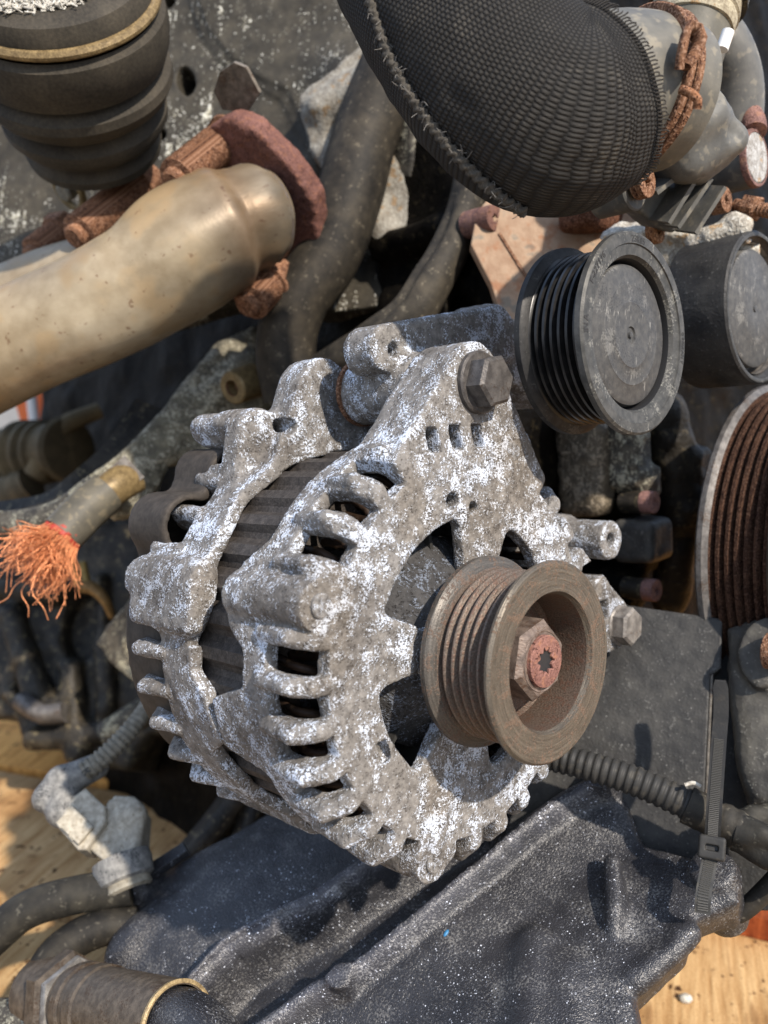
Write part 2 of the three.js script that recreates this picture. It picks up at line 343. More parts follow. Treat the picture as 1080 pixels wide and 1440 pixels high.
M.blackCast = surface(0.09, { big: true, bump: 0.00035, spec: 1 }, (i) => { // black coated casting, gritty, with bright grains stuck to it
  const s = specks[i] * sst(0.38, 0.6, mid[i] * 0.5 + lo[i] * 0.5) , d = sst(0.5, 0.75, hi2[i] * 0.6 + lo2[i] * 0.4);
  const c = mix3(mix3([38, 38, 41], [86, 85, 84], d), [205, 210, 220], clamp(s * 1.5));
  return { c, h: 0.42 + (hi2[i] - 0.5) * 0.55 + (fine[i] - 0.5) * 0.6 + s * 0.4, r: 0.38 + (hi[i] - 0.5) * 0.2 };
});
M.blackPlate = surface(0.12, { bump: 0.0003, spec: 0.5 }, (i) => {
  const s = specks2[i], d = ease(lo[i] * 0.4 + mid[i] * 0.6);
  return { c: mix3(mix3([50, 50, 50], [76, 75, 72], d), [150, 150, 145], clamp(s + sst(0.64, 0.75, hi2[i] * 0.6 + mid2[i] * 0.4) * 0.4)), h: 0.45 + (mid2[i] - 0.5) * 0.7 + (hi2[i] - 0.5) * 0.4 + s * 0.3, r: 0.55 };
});
M.rubber = surface(0.10, { bump: 0.00015, spec: 0.35 }, (i) => {
  const d = ease(lo[i] * 0.5 + mid[i] * 0.5);
  return { c: mix3(mix3([38, 36, 33], [74, 68, 58], d), [150, 140, 120], sst(0.62, 0.76, hi[i] * 0.4 + mid2[i] * 0.6) * 0.45), h: 0.5 + (hi2[i] - 0.5) * 0.5 + (mid[i] - 0.5) * 0.3, r: 0.62 + (d - 0.5) * 0.2 };
});
M.boot = surface(0.10, { bump: 0.00012, spec: 0.3 }, (i) => {
  const d = ease(lo[i] * 0.6 + hi[i] * 0.4);
  return { c: mix3([46, 43, 38], [76, 70, 60], d), h: 0.5 + (fine[i] - 0.5) * 0.7, r: 0.75 };
});
M.plastic = surface(0.10, { bump: 0.0001, spec: 0.5 }, (i) => {   // sun-bleached grey plastic
  const d = ease(lo[i] * 0.5 + mid[i] * 0.5);
  return { c: mix3(mix3([78, 78, 76], [104, 102, 96], d), [150, 140, 120], sst(0.6, 0.75, mid2[i]) * 0.35), h: 0.5 + (hi2[i] - 0.5) * 0.4, r: 0.55 };
});
M.cover = surface(0.10, { bump: 0.0001, spec: 0.35 }, (i) => ({ c: mix3([50, 46, 42], [72, 66, 60], ease(mid[i] * 0.6 + hi[i] * 0.4)), h: 0.5 + (fine[i] - 0.5) * 0.5, r: 0.65 }));
M.grey = surface(0.05, { bump: 0.0001, spec: 0.4 }, (i) => {      // pale grey connector plastic
  let c = mix3([142, 135, 121], [174, 167, 152], ease(mid[i])); c = mix3(c, [110, 98, 80], sst(0.58, 0.75, hi[i] * 0.4 + mid2[i] * 0.6) * 0.6);
  return { c, h: 0.5 + (hi2[i] - 0.5) * 0.4, r: 0.6 };
});
M.blueGrey = surface(0.05, { bump: 0.00015, spec: 0.4 }, (i) => {
  let c = mix3([104, 103, 100], [138, 136, 131], ease(mid[i])); c = mix3(c, [44, 44, 46], sst(0.6, 0.7, hi[i] * 0.6 + lo2[i] * 0.4) * 0.8);
  return { c, h: 0.5 + (hi2[i] - 0.5) * 0.5, r: 0.6 };
});
M.wood = surface(0.30, { big: true, bump: 0.0004, spec: 0.2 }, (i) => {
  const g = ease(streak[i] * 0.75 + fine[i] * 0.25); let c = mix3([160, 124, 82], [210, 178, 132], g);
  c = mix3(c, [104, 70, 40], sst(0.55, 0.75, lo2[i] * 0.6 + streak[i] * 0.4) * 0.55); c = mix3(c, [62, 40, 26], clamp(specks2[i] * 0.9 + sst(0.66, 0.76, mid2[i] * 0.6 + hi[i] * 0.4)));
  return { c, h: 0.5 + (streak[i] - 0.5) * 1.1 + (fine[i] - 0.5) * 0.4, r: 0.8 };
});
M.woodRed = surface(0.25, { bump: 0.0003, spec: 0.2 }, (i) => ({ c: mix3([104, 48, 26], [160, 84, 46], ease(streak[i] * 0.6 + hi[i] * 0.4)), h: 0.5 + (streak[i] - 0.5), r: 0.8 }));
M.pipe = surface(0.14, { bump: 0.0002, metal: 0.2, spec: 0.5 }, (i) => {   // stainless exhaust, baked tan
  const d = ease(lo[i] * 0.6 + mid[i] * 0.4); let c = mix3([138, 125, 103], [174, 163, 142], d);
  c = mix3(c, [160, 140, 110], sst(0.5, 0.72, lo2[i] * 0.8 + mid[i] * 0.2) * 0.7); c = mix3(c, [96, 70, 54], sst(0.7, 0.78, mid2[i] * 0.6 + hi[i] * 0.4) * 0.5);
  return { c, h: 0.5 + (mid[i] - 0.5) * 0.5 + (hi2[i] - 0.5) * 0.2, r: 0.42 + (hi[i] - 0.5) * 0.3 };
});
M.pipeHot = surface(0.10, { bump: 0.0002, metal: 0.45, spec: 0.5 }, (i) => {  // the same, blued and browned by heat
  const d = ease(lo[i] * 0.4 + mid[i] * 0.6); let c = mix3([100, 88, 78], [128, 124, 124], d); c = mix3(c, [140, 104, 80], sst(0.52, 0.72, mid[i] * 0.7 + lo2[i] * 0.3) * 0.7);
  return { c, h: 0.5 + (mid[i] - 0.5) * 0.6 + (hi[i] - 0.5) * 0.3, r: 0.42 };
});
M.shield = surface(0.16, { bump: 0.0005, spec: 0.4 }, (i) => {    // greasy alloy with pale flakes in streaks
  const patch = ease(lo[i] * 0.5 + streak[i] * 0.5), fl = sst(0.645, 0.70, hi2[i] * 0.5 + fine[i] * 0.25 + mid[i] * 0.25 + (patch - 0.5) * 0.3);
  return { c: mix3(mix3([46, 43, 37], [72, 67, 57], ease(mid2[i] * 0.5 + lo2[i] * 0.5)), mix3([190, 180, 140], [214, 214, 206], ease(hi2[i])), fl), h: 0.4 + fl * 0.45 + (hi2[i] - 0.5) * 0.3, r: 0.6 };
});
M.tanPlate = surface(0.12, { bump: 0.0003, spec: 0.3 }, (i) => {
  let c = mix3([146, 118, 96], [186, 164, 140], ease(lo[i] * 0.5 + mid[i] * 0.5)); c = mix3(c, [150, 100, 70], sst(0.54, 0.74, lo2[i] * 0.5 + mid2[i] * 0.5) * 0.6); c = mix3(c, [96, 100, 98], sst(0.56, 0.7, mid[i] * 0.5 + lo[i] * 0.5 ) * 0.5);
  return { c, h: 0.5 + (hi[i] - 0.5) * 0.5 + (mid2[i] - 0.5) * 0.4, r: 0.6 };
});
M.pale = surface(0.08, { bump: 0.0005 }, (i) => {                // alloy gone chalky white
  let c = mix3([128, 120, 108], [206, 204, 194], ease(hi[i] * 0.5 + mid[i] * 0.5)); c = mix3(c, [170, 130, 84], sst(0.6, 0.7, lo2[i] * 0.5 + mid2[i] * 0.5) * 0.6);
  return { c, h: 0.5 + (hi[i] - 0.5) * 0.7, r: 0.8 };
});
M.grease = surface(0.14, { bump: 0.0006, spec: 0.5 }, (i) => {    // oily block metal
  const d = ease(lo[i] * 0.5 + mid[i] * 0.5), m = sst(0.6, 0.72, hi[i] * 0.4 + mid2[i] * 0.6);
  return { c: mix3(mix3([26, 24, 21], [62, 56, 47], d), [128, 116, 88], m * 0.6), h: 0.5 + (mid[i] - 0.5) * 0.7 + (hi[i] - 0.5) * 0.5, r: 0.55 };
});
M.steel = surface(0.06, { bump: 0.0002, metal: 0.3, spec: 0.5 }, (i) => ({ c: mix3(mix3([92, 88, 84], [124, 119, 113], ease(mid[i])), [78, 62, 50], sst(0.58, 0.7, hi[i] * 0.5 + lo2[i] * 0.5) * 0.6), h: 0.5 + (hi2[i] - 0.5) * 0.5, r: 0.5 }));
M.pulleyFace = surface(0.06, { big: true, bump: 0.00018, metal: 0.3, spec: 0.5 }, (i) => { // worn steel with rust speckle
  const r = sst(0.55, 0.64, hi[i] * 0.5 + fine[i] * 0.2 + lo2[i] * 0.3 + (mid[i] - 0.5) * 0.5);
  return { c: mix3(mix3([78, 73, 66], [116, 109, 98], ease(rings[i] * 0.6 + hi2[i] * 0.4)), mix3([104, 82, 66], [138, 112, 94], ease(hi2[i])), r * 0.6), h: 0.4 + r * 0.3 + (hi2[i] - 0.5) * 0.2 + (rings[i] - 0.5) * 0.5, r: 0.42 + r * 0.35 };
});
M.groove = surface(0.06, { bump: 0.00018, metal: 0.4, spec: 0.5 }, (i) => {
  const r = sst(0.5, 0.66, hi[i] * 0.5 + mid[i] * 0.5);
  return { c: mix3(mix3([84, 74, 66], [118, 106, 96], ease(hi2[i])), [106, 82, 70], r * 0.7), h: 0.4 + r * 0.3 + (hi2[i] - 0.5) * 0.4, r: 0.42 + r * 0.3 };
});
M.castMott = surface(0.11, { bump: 0.0005 }, (i) => {
  const m = sst(0.5, 0.64, hi[i] * 0.5 + fine[i] * 0.5 + (ease(mid[i] * 0.6 + lo[i] * 0.4) - 0.5) * 0.4);
  return { c: mix3(mix3([74, 70, 58], [126, 120, 100], ease(lo2[i] * 0.5 + mid2[i] * 0.5)), [196, 192, 172], m * 0.8), h: 0.4 + m * 0.25 + (hi2[i] - 0.5) * 0.5, r: 0.72 };
});
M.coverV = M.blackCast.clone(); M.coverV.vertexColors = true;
M.castV = M.castAlu.clone(); M.castV.vertexColors = true;
M.pipeV = M.pipe.clone(); M.pipeV.vertexColors = true;
M.rustGroove = tinted(M.rust, 0.26, 0.25, 0.265);
M.blackGloss = surface(0.06, { bump: 0.00004, spec: 0.7 }, (i) => ({ c: mix3([17, 17, 18], [32, 31, 31], ease(mid[i])), h: 0.5 + (hi2[i] - 0.5) * 0.3, r: 0.3 + (hi[i] - 0.5) * 0.2 }));
M.idlerRim = surface(0.06, { bump: 0.0001, spec: 0.5, metal: 0.2 }, (i) => ({ c: mix3(mix3([54, 54, 53], [74, 73, 71], ease(mid[i])), [124, 122, 115], sst(0.6, 0.72, hi[i] * 0.5 + lo2[i] * 0.5) * 0.7), h: 0.5 + (hi2[i] - 0.5) * 0.4, r: 0.5 }));
M.disc = surface(0.06, { bump: 0.00008, spec: 0.5 }, (i) => {
  const scratch = sst(0.7, 0.78, streak[i] * 0.6 + mid[i] * 0.4), dust = sst(0.4, 0.3, hi2[i] * 0.6 + lo[i] * 0.4);
  return { c: mix3(mix3([62, 62, 62], [77, 76, 74], ease(mid2[i])), [124, 122, 117], Math.max(scratch, sst(0.62, 0.72, hi[i] * 0.3 + lo2[i] * 0.7) * 0.5)).map((v) => v * (1 - 0.25 * dust)), h: 0.5 + (hi2[i] - 0.5) * 0.3, r: 0.5 };
});
M.copper = surface(0.03, { bump: 0.00005, metal: 0.5, spec: 0.5 }, (i) => ({ c: mix3([192, 112, 70], [234, 170, 124], ease(hi[i])), h: 0.5, r: 0.38 }));
M.brass = surface(0.05, { bump: 0.0002, metal: 0.15, spec: 0.5 }, (i) => ({ c: mix3([98, 82, 58], [158, 136, 98], ease(hi[i] * 0.5 + mid[i] * 0.5)), h: 0.5 + (hi[i] - 0.5) * 0.4, r: 0.4 }));
M.lam = surface(0.05, { bump: 0.0003, metal: 0.2, spec: 0.4 }, (i) => ({ c: mix3(mix3([50, 46, 43], [84, 78, 73], ease(hi[i] * 0.5 + mid[i] * 0.5)), [200, 180, 150], clamp(specks2[i] * 0.7)), h: 0.5 + (hi[i] - 0.5) * 0.4, r: 0.55 }));
M.sleeve = surface(0.05, { bump: 0.00008, spec: 0.3 }, (i) => ({ c: mix3(mix3([34, 33, 32], [56, 54, 51], ease(hi2[i] * 0.6 + fine[i] * 0.4)), [150, 140, 120], clamp(specks2[i] * 0.5)), h: 0.5 + (fine[i] - 0.5) * 1.2, r: 0.8 }));
M.weave = surface(0.0336, { big: true, bump: 0.0008, spec: 0.3 }, (i) => { // woven yarn, rows offset by half a stitch
  const x = i % S, y = (i / S) | 0, wx = 0.45 * (lo[i] - 0.5) + 0.14 * (mid[i] - 0.5), wy = 0.4 * (lo2[i] - 0.5) + 0.12 * (mid2[i] - 0.5);
  const v = y / S * 30 + wy, row = Math.floor(v), f = v - row, u = x / S * 26 + wx + (row & 1) * 0.5, g = u - Math.floor(u);
  const c = Math.sin(g * Math.PI), b = Math.sin(f * Math.PI), lump = Math.max(0, c * b) ** 0.8, strand = 0.5 + 0.5 * Math.sin((g * 1.4 + f) * 16);
  const dust = clamp(specks2[i] * 0.7 + sst(0.6, 0.74, hi2[i] * 0.5 + lo[i] * 0.5) * 0.4);
  return { c: mix3(mix3([34, 33, 32], [60, 58, 55], lump), [136, 128, 112], dust * lump), h: 0.12 + 0.7 * lump + 0.12 * strand * lump + (fine[i] - 0.5) * 0.12, r: 0.8 };
});
M.fray = new THREE.MeshStandardMaterial({ color: new THREE.Color().setRGB(0.17, 0.16, 0.145), roughness: 0.9, side: THREE.DoubleSide });
M.felt = surface(0.06, { bump: 0.0003, spec: 0.3 }, (i) => ({ c: mix3([34, 33, 32], [64, 61, 57], ease(hi2[i] * 0.4 + mid[i] * 0.6)), h: 0.5 + (hi2[i] - 0.5) * 1.2, r: 0.85 }));
M.white = new THREE.MeshStandardMaterial({ color: new THREE.Color().setRGB(0.62, 0.61, 0.58), roughness: 0.85, side: THREE.DoubleSide });
M.print = new THREE.MeshStandardMaterial({ color: new THREE.Color().setRGB(0.02, 0.02, 0.02), roughness: 0.7, side: THREE.DoubleSide });
M.darkPlastic = tinted(M.plastic, 0.28, 0.28, 0.29);
M.midPlastic = tinted(M.plastic, 0.62, 0.63, 0.65);
M.black = new THREE.MeshStandardMaterial({ color: new THREE.Color().setRGB(0.012, 0.012, 0.013), roughness: 0.6, side: THREE.DoubleSide });
M.orange = new THREE.MeshStandardMaterial({ color: new THREE.Color().setRGB(0.75, 0.16, 0.03), roughness: 0.45, side: THREE.DoubleSide });
M.blue = new THREE.MeshStandardMaterial({ color: new THREE.Color().setRGB(0.03, 0.16, 0.32), roughness: 0.5, side: THREE.DoubleSide });
M.yard = surface(1.2, { bump: 0.002 }, (i) => ({ c: mix3([96, 92, 86], [136, 130, 120], ease(hi[i] * 0.5 + mid[i] * 0.5)), h: 0.5 + (hi[i] - 0.5) * 0.6, r: 0.9 }));
M.shadeGrease = tinted(M.grease, 0.13, 0.125, 0.12); M.shadeGrease.specularIntensity = 0.12;  // block metal darkened: shade of the deep gaps put into its colour

// ---------------------------------------------------------------- the alternator (local: origin in the pulley's front, z = its axis towards the front; mm)
const PULLEY_AT = P(778, 932, 0.25);
const altM = axisFrame(PULLEY_AT);
const angd = (a, b) => { let d = a - b; d -= Math.round(d / 360) * 360; return d; };
const EARS = [164, 256, 74, -16];
const sector = (th, first, pitch, n) => { let t = angd(th, first + pitch * (n - 1) / 2) / pitch + (n - 1) / 2; t = clamp(Math.round(t), 0, n - 1); return angd(th, first + t * pitch); };
const VENTS = [[125.3, 12.1, 3], [178, 11.2, 7], [268, 12.2, 6], [4, 12, 5]];
const ventNear = (th) => { let best = 99; for (const v of VENTS) { const d = sector(th, ...v); if (Math.abs(d) < Math.abs(best)) best = d; } return best; };
const barNear = (th) => { let best = 99; for (const [f, p, n] of VENTS) { const d = sector(th, f - p / 2, p, n + 1); if (Math.abs(d) < Math.abs(best)) best = d; } return best; };
const bump = (d, w) => { const q = Math.abs(d) / w; return q > 1 ? 0 : 1 - sst(0.45, 1, q); };
const rough = (x, y, z) => 0.13 * n3(x * 0.55, y * 0.55, z * 0.55) + 0.12 * n3(x * 1.3, y * 1.3, z * 1.3) + 0.25 * n3(x * 0.12, y * 0.12, z * 0.12);
const stain = (x, y, z) => { const k = sst(0.05, 0.5, n3(x * 0.05, y * 0.05, z * 0.05) + 0.5 * n3(x * 0.14, y * 0.1, z * 0.14)), q = sst(0.25, 0.6, n3(x * 0.07 + 30, y * 0.05, z * 0.07)); return mix3(mix3([1, 1, 1], [0.70, 0.68, 0.66], k), [0.86, 0.80, 0.72], q * 0.6); };
const WINS = [[131, 31], [214, 23], [310, 24], [40, 26]];
function frontBracket(x, y, z) {
  const r = Math.hypot(x, y), th = Math.atan2(y, x) / RAD;
  let ear = 0; for (const e of EARS) ear = Math.max(ear, bump(angd(th, e), 15));
  const joint = bump(angd(th, 199), 13) + bump(angd(th, 20), 12), back = -57 - 8 * ear - 17 * Math.min(1, joint);
  // outer skin
  let d = rbox2(r, z + 75, 66, 45, 7.5);
  for (const e of EARS) { const c = Math.cos(e * RAD), s = Math.sin(e * RAD); d = smin(d, Math.max(Math.hypot(x - 63 * c, y - 63 * s) - 7.2, Math.abs(z + 50) - 20), 1.8); }
  d = smax(d, back - z, 1);
  // top lug with its gusset, lower right lug
  let lug = hull2(x, y, 0, 0, 62, 0, 81, 12.5);
  lug = smax(lug, Math.abs(z + 39.5) - 9.5, 1.8);
  const lob = smax(hull2(x, y, 42, 12, 26, 88, -1, 9.5), Math.abs(z + 41) - 9.5, 1.8);
  d = smin(smin(d, lug, 3), lob, 4);
  d = smin(d, capsule(x, y, z, [20, 62, -31.5], [9, 79, -31], 2.2, 1.6), 2.5);
  // hollow
  const hollow = rbox2(r, z + 84, 61.3, 49.6, 6);
  d = smax(d, -hollow, 1);
  // vents over the shoulder and the bulging bars between them
  const dv = ventNear(th), w = r * Math.sin(dv * RAD);
  const vent = r < 30 ? 99 : Math.max(rbox2(w, 0, 3.5, 9, 1), rbox2(r - 69.5, z + 30, 11.4, 16, 2));
  d = smax(d, -vent, 1.1);
  const db = barNear(th);
  if (Math.abs(db) < 9) {
    const bw = r * Math.sin(db * RAD), br = r * Math.cos(db * RAD);
    const b1 = capsule(br, bw, z, [55.5, 0, -31.2], [62, 0, -31.6], 1.9, 2.3), b2 = capsule(br, bw, z, [62, 0, -31.6], [66.8, 0, -36.5], 2.3), b3 = capsule(br, bw, z, [66.8, 0, -36.5], [65.8, 0, -49], 2.3, 1.8);
    d = smin(d, Math.min(b1, b2, b3), 1.6);
  }
  // hub, spokes and ribs
  for (const [c, h] of WINS) { const q = angd(th, c); if (Math.abs(q) < h + 25) d = smax(d, -Math.max(smax(Math.abs(r - 31) - 9.4, (Math.abs(q) - h) * r * RAD, 4), -(z + 62)), 1.5); }
  d = smax(d, -(Math.max(r - 12, Math.abs(z + 40) - 30)), 1);
  for (const [a, r0, r1, q] of [[164, 28, 62, 1.6], [177, 28, 50, 1.5], [256, 40, 62, 2.2], [263, 26, 44, 1.8], [75, 40, 60, 2], [98, 40, 52, 1.2], [345, 30, 64, 2]]) {
    const c = Math.cos(a * RAD), s = Math.sin(a * RAD); d = smin(d, capsule(x, y, z, [r0 * c, r0 * s, -30.6], [r1 * c, r1 * s, -30.6], q), 2.2);
  }
  d = smin(d, Math.hypot(r - 43.5, z + 30.3) - 1.1, 2);
  // holes
  d = smax(d, -Math.min(cylz(x, y, z, -11, 45, 2.4, -60, 0), cylz(x, y, z, -1.5, 43, 1.9, -60, 0), cylz(x, y, z, 19, 61, 1.4, -36, 0)), 0.7);
  d = smax(d, -capsule(x, y, z, [-38, -23, -31], [-36.5, -26, -31], 2.4), 1);
  // three small slots under the lug
  for (const [cx, cy] of [[-19, 62.5], [-9, 64], [1, 65]]) { const lx = x - cx, ly = y - cy; d = smax(d, -Math.max(rbox2(lx + 0.25 * ly, ly, 2.6, 3.6, 0.8), Math.abs(z + 34) - 7), 1); }
  return d + rough(x, y, z);
}
function rearBracket(x, y, z) {
  const r = Math.hypot(x, y), th = Math.atan2(y, x) / RAD;
  let ear = 0; for (const e of EARS) ear = Math.max(ear, bump(angd(th, e), 17));
  const joint = Math.min(1, bump(angd(th, 199), 13) + bump(angd(th, 20), 12)), front = -84 + 8 * joint + 3 * ear + 1.2 * Math.sin(th * 0.31);
  let d = rbox2(r, z + 75, 66, 43 - 3 + 3 * ear, 8);
  for (const e of EARS) { const c = Math.cos(e * RAD), s = Math.sin(e * RAD); d = smin(d, Math.max(Math.hypot(x - 63 * c, y - 63 * s) - 7.5, Math.abs(z + 99) - 21), 5); }
  // mounting lug with a hole, and the boss that points away to the left
  let lug = hull2(x, y, 0, 20, 44, -14, 80, 12); lug = smax(lug, Math.abs(z + 90) - 7, 3);
  let lug2 = hull2(x, y, -20, 40, 26, -36, 66, 7.5); lug2 = smax(lug2, Math.abs(z + 100) - 9, 3);
  d = smin(d, smin(lug, lug2, 4), 4);
  d = smin(d, capsule(x, y, z, [-34, 66, -96], [-38, 67, -119], 6.5, 6), 3);
  d = smax(d, z - front, 1);
  d = smax(d, -rbox2(r, z + 70, 61.2, 41, 5), 1);
  d = smax(d, -cylz(x, y, z, -29, 68, 2.6, -112, 0), 0.8);
  const dv = ventNear(th), w = r * Math.sin(dv * RAD);
  const vent = r < 30 ? 99 : Math.max(rbox2(w, 0, 3.9, 9, 1), rbox2(r - 69, z + 118, 12, 17.5, 2));
  d = smax(d, -vent, 1.6);
  const db = barNear(th);
  if (Math.abs(db) < 9) {
    const bw = r * Math.sin(db * RAD), br = r * Math.cos(db * RAD);
    d = smin(d, Math.min(capsule(br, bw, z, [66.8, 0, -112], [65.6, 0, -99], 2.3, 1.8), capsule(br, bw, z, [66.8, 0, -112], [59, 0, -117], 2.3)), 1.8);
  }
  // thick saddle round the left bolt
  d = smin(d, smax(rbox3(r - 66, angd(th, 168) * 1.15, z + 98, 3, 10, 18, 2), -(r - 60), 1), 4);
  return d + rough(x + 40, y, z);
}
const alternator = thing('alternator', 'weathered alternator with white-bloomed alloy casing and rusty ribbed pulley in the middle', 'alternator', altM);
part(alternator, 'front_bracket', solid(frontBracket, [-74, -74, -80], [101, 97, -22], 0.62, { color: stain }), M.castV, false);
const hubF = (x, y, z) => { const r = Math.hypot(x, y); return smax(Math.max(r - lerp(20, 33.5, clamp((-28.5 - z) / 16)), Math.abs(z + 43) - 15), 12 - r, 1) + rough(x, y, z); };
part(alternator, 'bearing_hub', solid(hubF, [-36, -36, -60], [36, 36, -25], 0.8), tinted(M.castAlu, 0.26, 0.27, 0.29), false, 'dark bearing hub behind the pulley, its shade put into the colour');  // casting darkened: the shade behind the pulley put into its colour
part(alternator, 'rear_bracket', solid(rearBracket, [-74, -74, -124], [74, 97, -70], 0.72, { color: (x, y, z) => stain(x + 50, y, z) }), M.castV, false);
{ // stator packet with axial ridges, copper winding heads and fan inside
  const ring = [], hole = [];
  for (let i = 0; i < 216; i++) { const a = i / 216 * 2 * Math.PI, k = i % 6, r = k < 3 ? 61.4 : k === 3 || k === 5 ? 59.4 : 58.6; ring.push([r * Math.cos(a), r * Math.sin(a)]); }
  for (let i = 0; i < 72; i++) { const a = -i / 72 * 2 * Math.PI; hole.push([48 * Math.cos(a), 48 * Math.sin(a)]); }
  const g = extrude(ring, 34, 0.3, [hole]); g.translate(0, 0, -0.090);
  part(alternator, 'stator', boxUV(g), M.lam, false);
  const coils = [];
  for (let i = 0; i < 54; i++) {
    const a = i / 54 * 2 * Math.PI, b = a + 0.1, q = (r, z, t) => V3(r * Math.cos(t) / 1000, r * Math.sin(t) / 1000, z / 1000);
    coils.push(tube([q(55, -57, a), q(56, -46, a + 0.02), q(52, -41, (a + b) / 2), q(48, -46, b), q(50, -57, b + 0.02)], 0.0013, { n: 14, m: 7, up: V3(0.3, 0.2, 1) }));
  }
  part(alternator, 'winding', merge(coils), tinted(M.grease, 1.1, 0.75, 0.6), false);
  const fan = [lathe([[0, -50], [45, -50], [46, -52], [46, -54], [0, -54]])];
  for (let i = 0; i < 14; i++) { const b = new THREE.BoxGeometry(0.018, 0.0012, 0.009); b.translate(0.036, 0, -0.0455); b.applyMatrix4(R4z(i / 14 * 2 * Math.PI)); fan.push(b); }
  part(alternator, 'fan', merge(fan), M.darkPlastic, false);
}
{ // rear plastic cover with a hollow lobe
  const cover = (x, y, z) => {
    const a = 146 * RAD, lx = 62 * Math.cos(a), ly = 62 * Math.sin(a);
    const o2 = smin(smin(Math.hypot(x, y) - 62.5, Math.hypot(x - lx, y - ly) - 11, 5), hull2(x, y, 0, 0, 50, -36, 52, 9), 6);
    let d = smax(o2, Math.abs(z + 117.5) - 11.5, 1.5);
    d = smax(d, -smax(o2 + 2.4, -(z + 128), 1), 0.6);
    return d;
  };
  part(alternator, 'rear_cover', solid(cover, [-84, -72, -136], [72, 76, -103], 1.1), M.cover, false);
}
// through bolts: round heads just proud of the ears
for (const e of EARS.slice(0, 3)) part(alternator, 'through_bolt', lathe([[0, 0], [2.9, 0], [3.3, -0.4], [3.3, -3]]).translate(63.5 * Math.cos(e * RAD) / 1000, 63.5 * Math.sin(e * RAD) / 1000, -0.0288), M.castAlu, false);
{ // hub bearing plate behind the pulley
  part(alternator, 'bearing_plate', lathe([[0, -24], [15, -24], [16.5, -25], [16.5, -29]]), M.darkPlastic, false);
}
function boltOn(parent, name, cx, cy, z, af, h, fr, fh, mat, turn = 0, label) {
  const g = merge([lathe([[0, fh], [fr - 0.6, fh], [fr, fh - 0.6], [fr, 0]], { m: 40 }), hex(af, h, { turn }).translate(0, 0, fh * 0.9 / 1000)]);
  return part(parent, name, g.translate(cx / 1000, cy / 1000, z / 1000), mat, false, label);
}
boltOn(alternator, 'mounting_bolt', 0, 81, -30.2, 14, 6.5, 9.6, 2.2, tinted(M.steel, 0.55, 0.55, 0.57), 0.25, 'dark hexagonal mounting bolt with a flange');
boltOn(alternator, 'mounting_bolt', 88, -1, -31.5, 12.5, 5.5, 7.5, 1, tinted(M.steel, 1.25, 1.25, 1.25), 0.5, 'pale hexagonal bolt at the lower right lug');
{ // pulley
  const prof = [[19.4, -1.6], [20.2, 0], [28.1, 0], [28.9, -0.8], [28.9, -1.6], [25.6, -2.7]];
  const groove = [];
  for (let i = 0; i < 6; i++) { const z = -3.2 - i * 3.02; groove.push([24.7, z], [25.25, z - 0.3], [25.4, z - 0.65], [25.25, z - 1.0], [24.7, z - 1.3], [23.0, z - 1.9], [22.8, z - 2.15], [23.0, z - 2.4]); }
  const face = part(alternator, 'pulley', lathe([...prof.slice(0, 6)]), tinted(M.pulleyFace, 0.82, 0.8, 0.78), false);
  part(alternator, 'pulley_groove', lathe([[25.6, -2.7], ...groove, [25.4, -21.3]]), M.groove, false);
  part(alternator, 'pulley_flange', lathe([[25.4, -21.3], [28.1, -22.2], [28.7, -23], [28.7, -24.6], [27, -25.6], [16, -26]]), tinted(M.pulleyFace, 0.72, 0.74, 0.8), false);
  part(alternator, 'pulley_bore', lathe([[0, -15], [17.2, -15], [18.4, -13.5], [19.0, -4], [19.4, -1.6]]), tinted(M.groove, 0.8, 0.74, 0.7), false);
  part(alternator, 'pulley_nut', merge([hex(20.5, 11.5, { turn: 0.35 }).translate(0, 0, -0.0152), lathe([[8.4, -3.5], [8.8, -3.4], [9.2, -4.0]]).translate(0, 0, 0)]), tinted(M.steel, 1.1, 0.93, 0.86), false);
  part(alternator, 'shaft_end', starDisc(7.2, 4.5, 3, 10).translate(0, 0, -0.0055), tinted(M.rustPink, 1.15, 1.0, 0.92), false);
  part(alternator, 'socket', lathe([[0, -3.1], [4.7, -3.1]]), M.black, false);  // black disc standing in for the shade deep in the hole
}

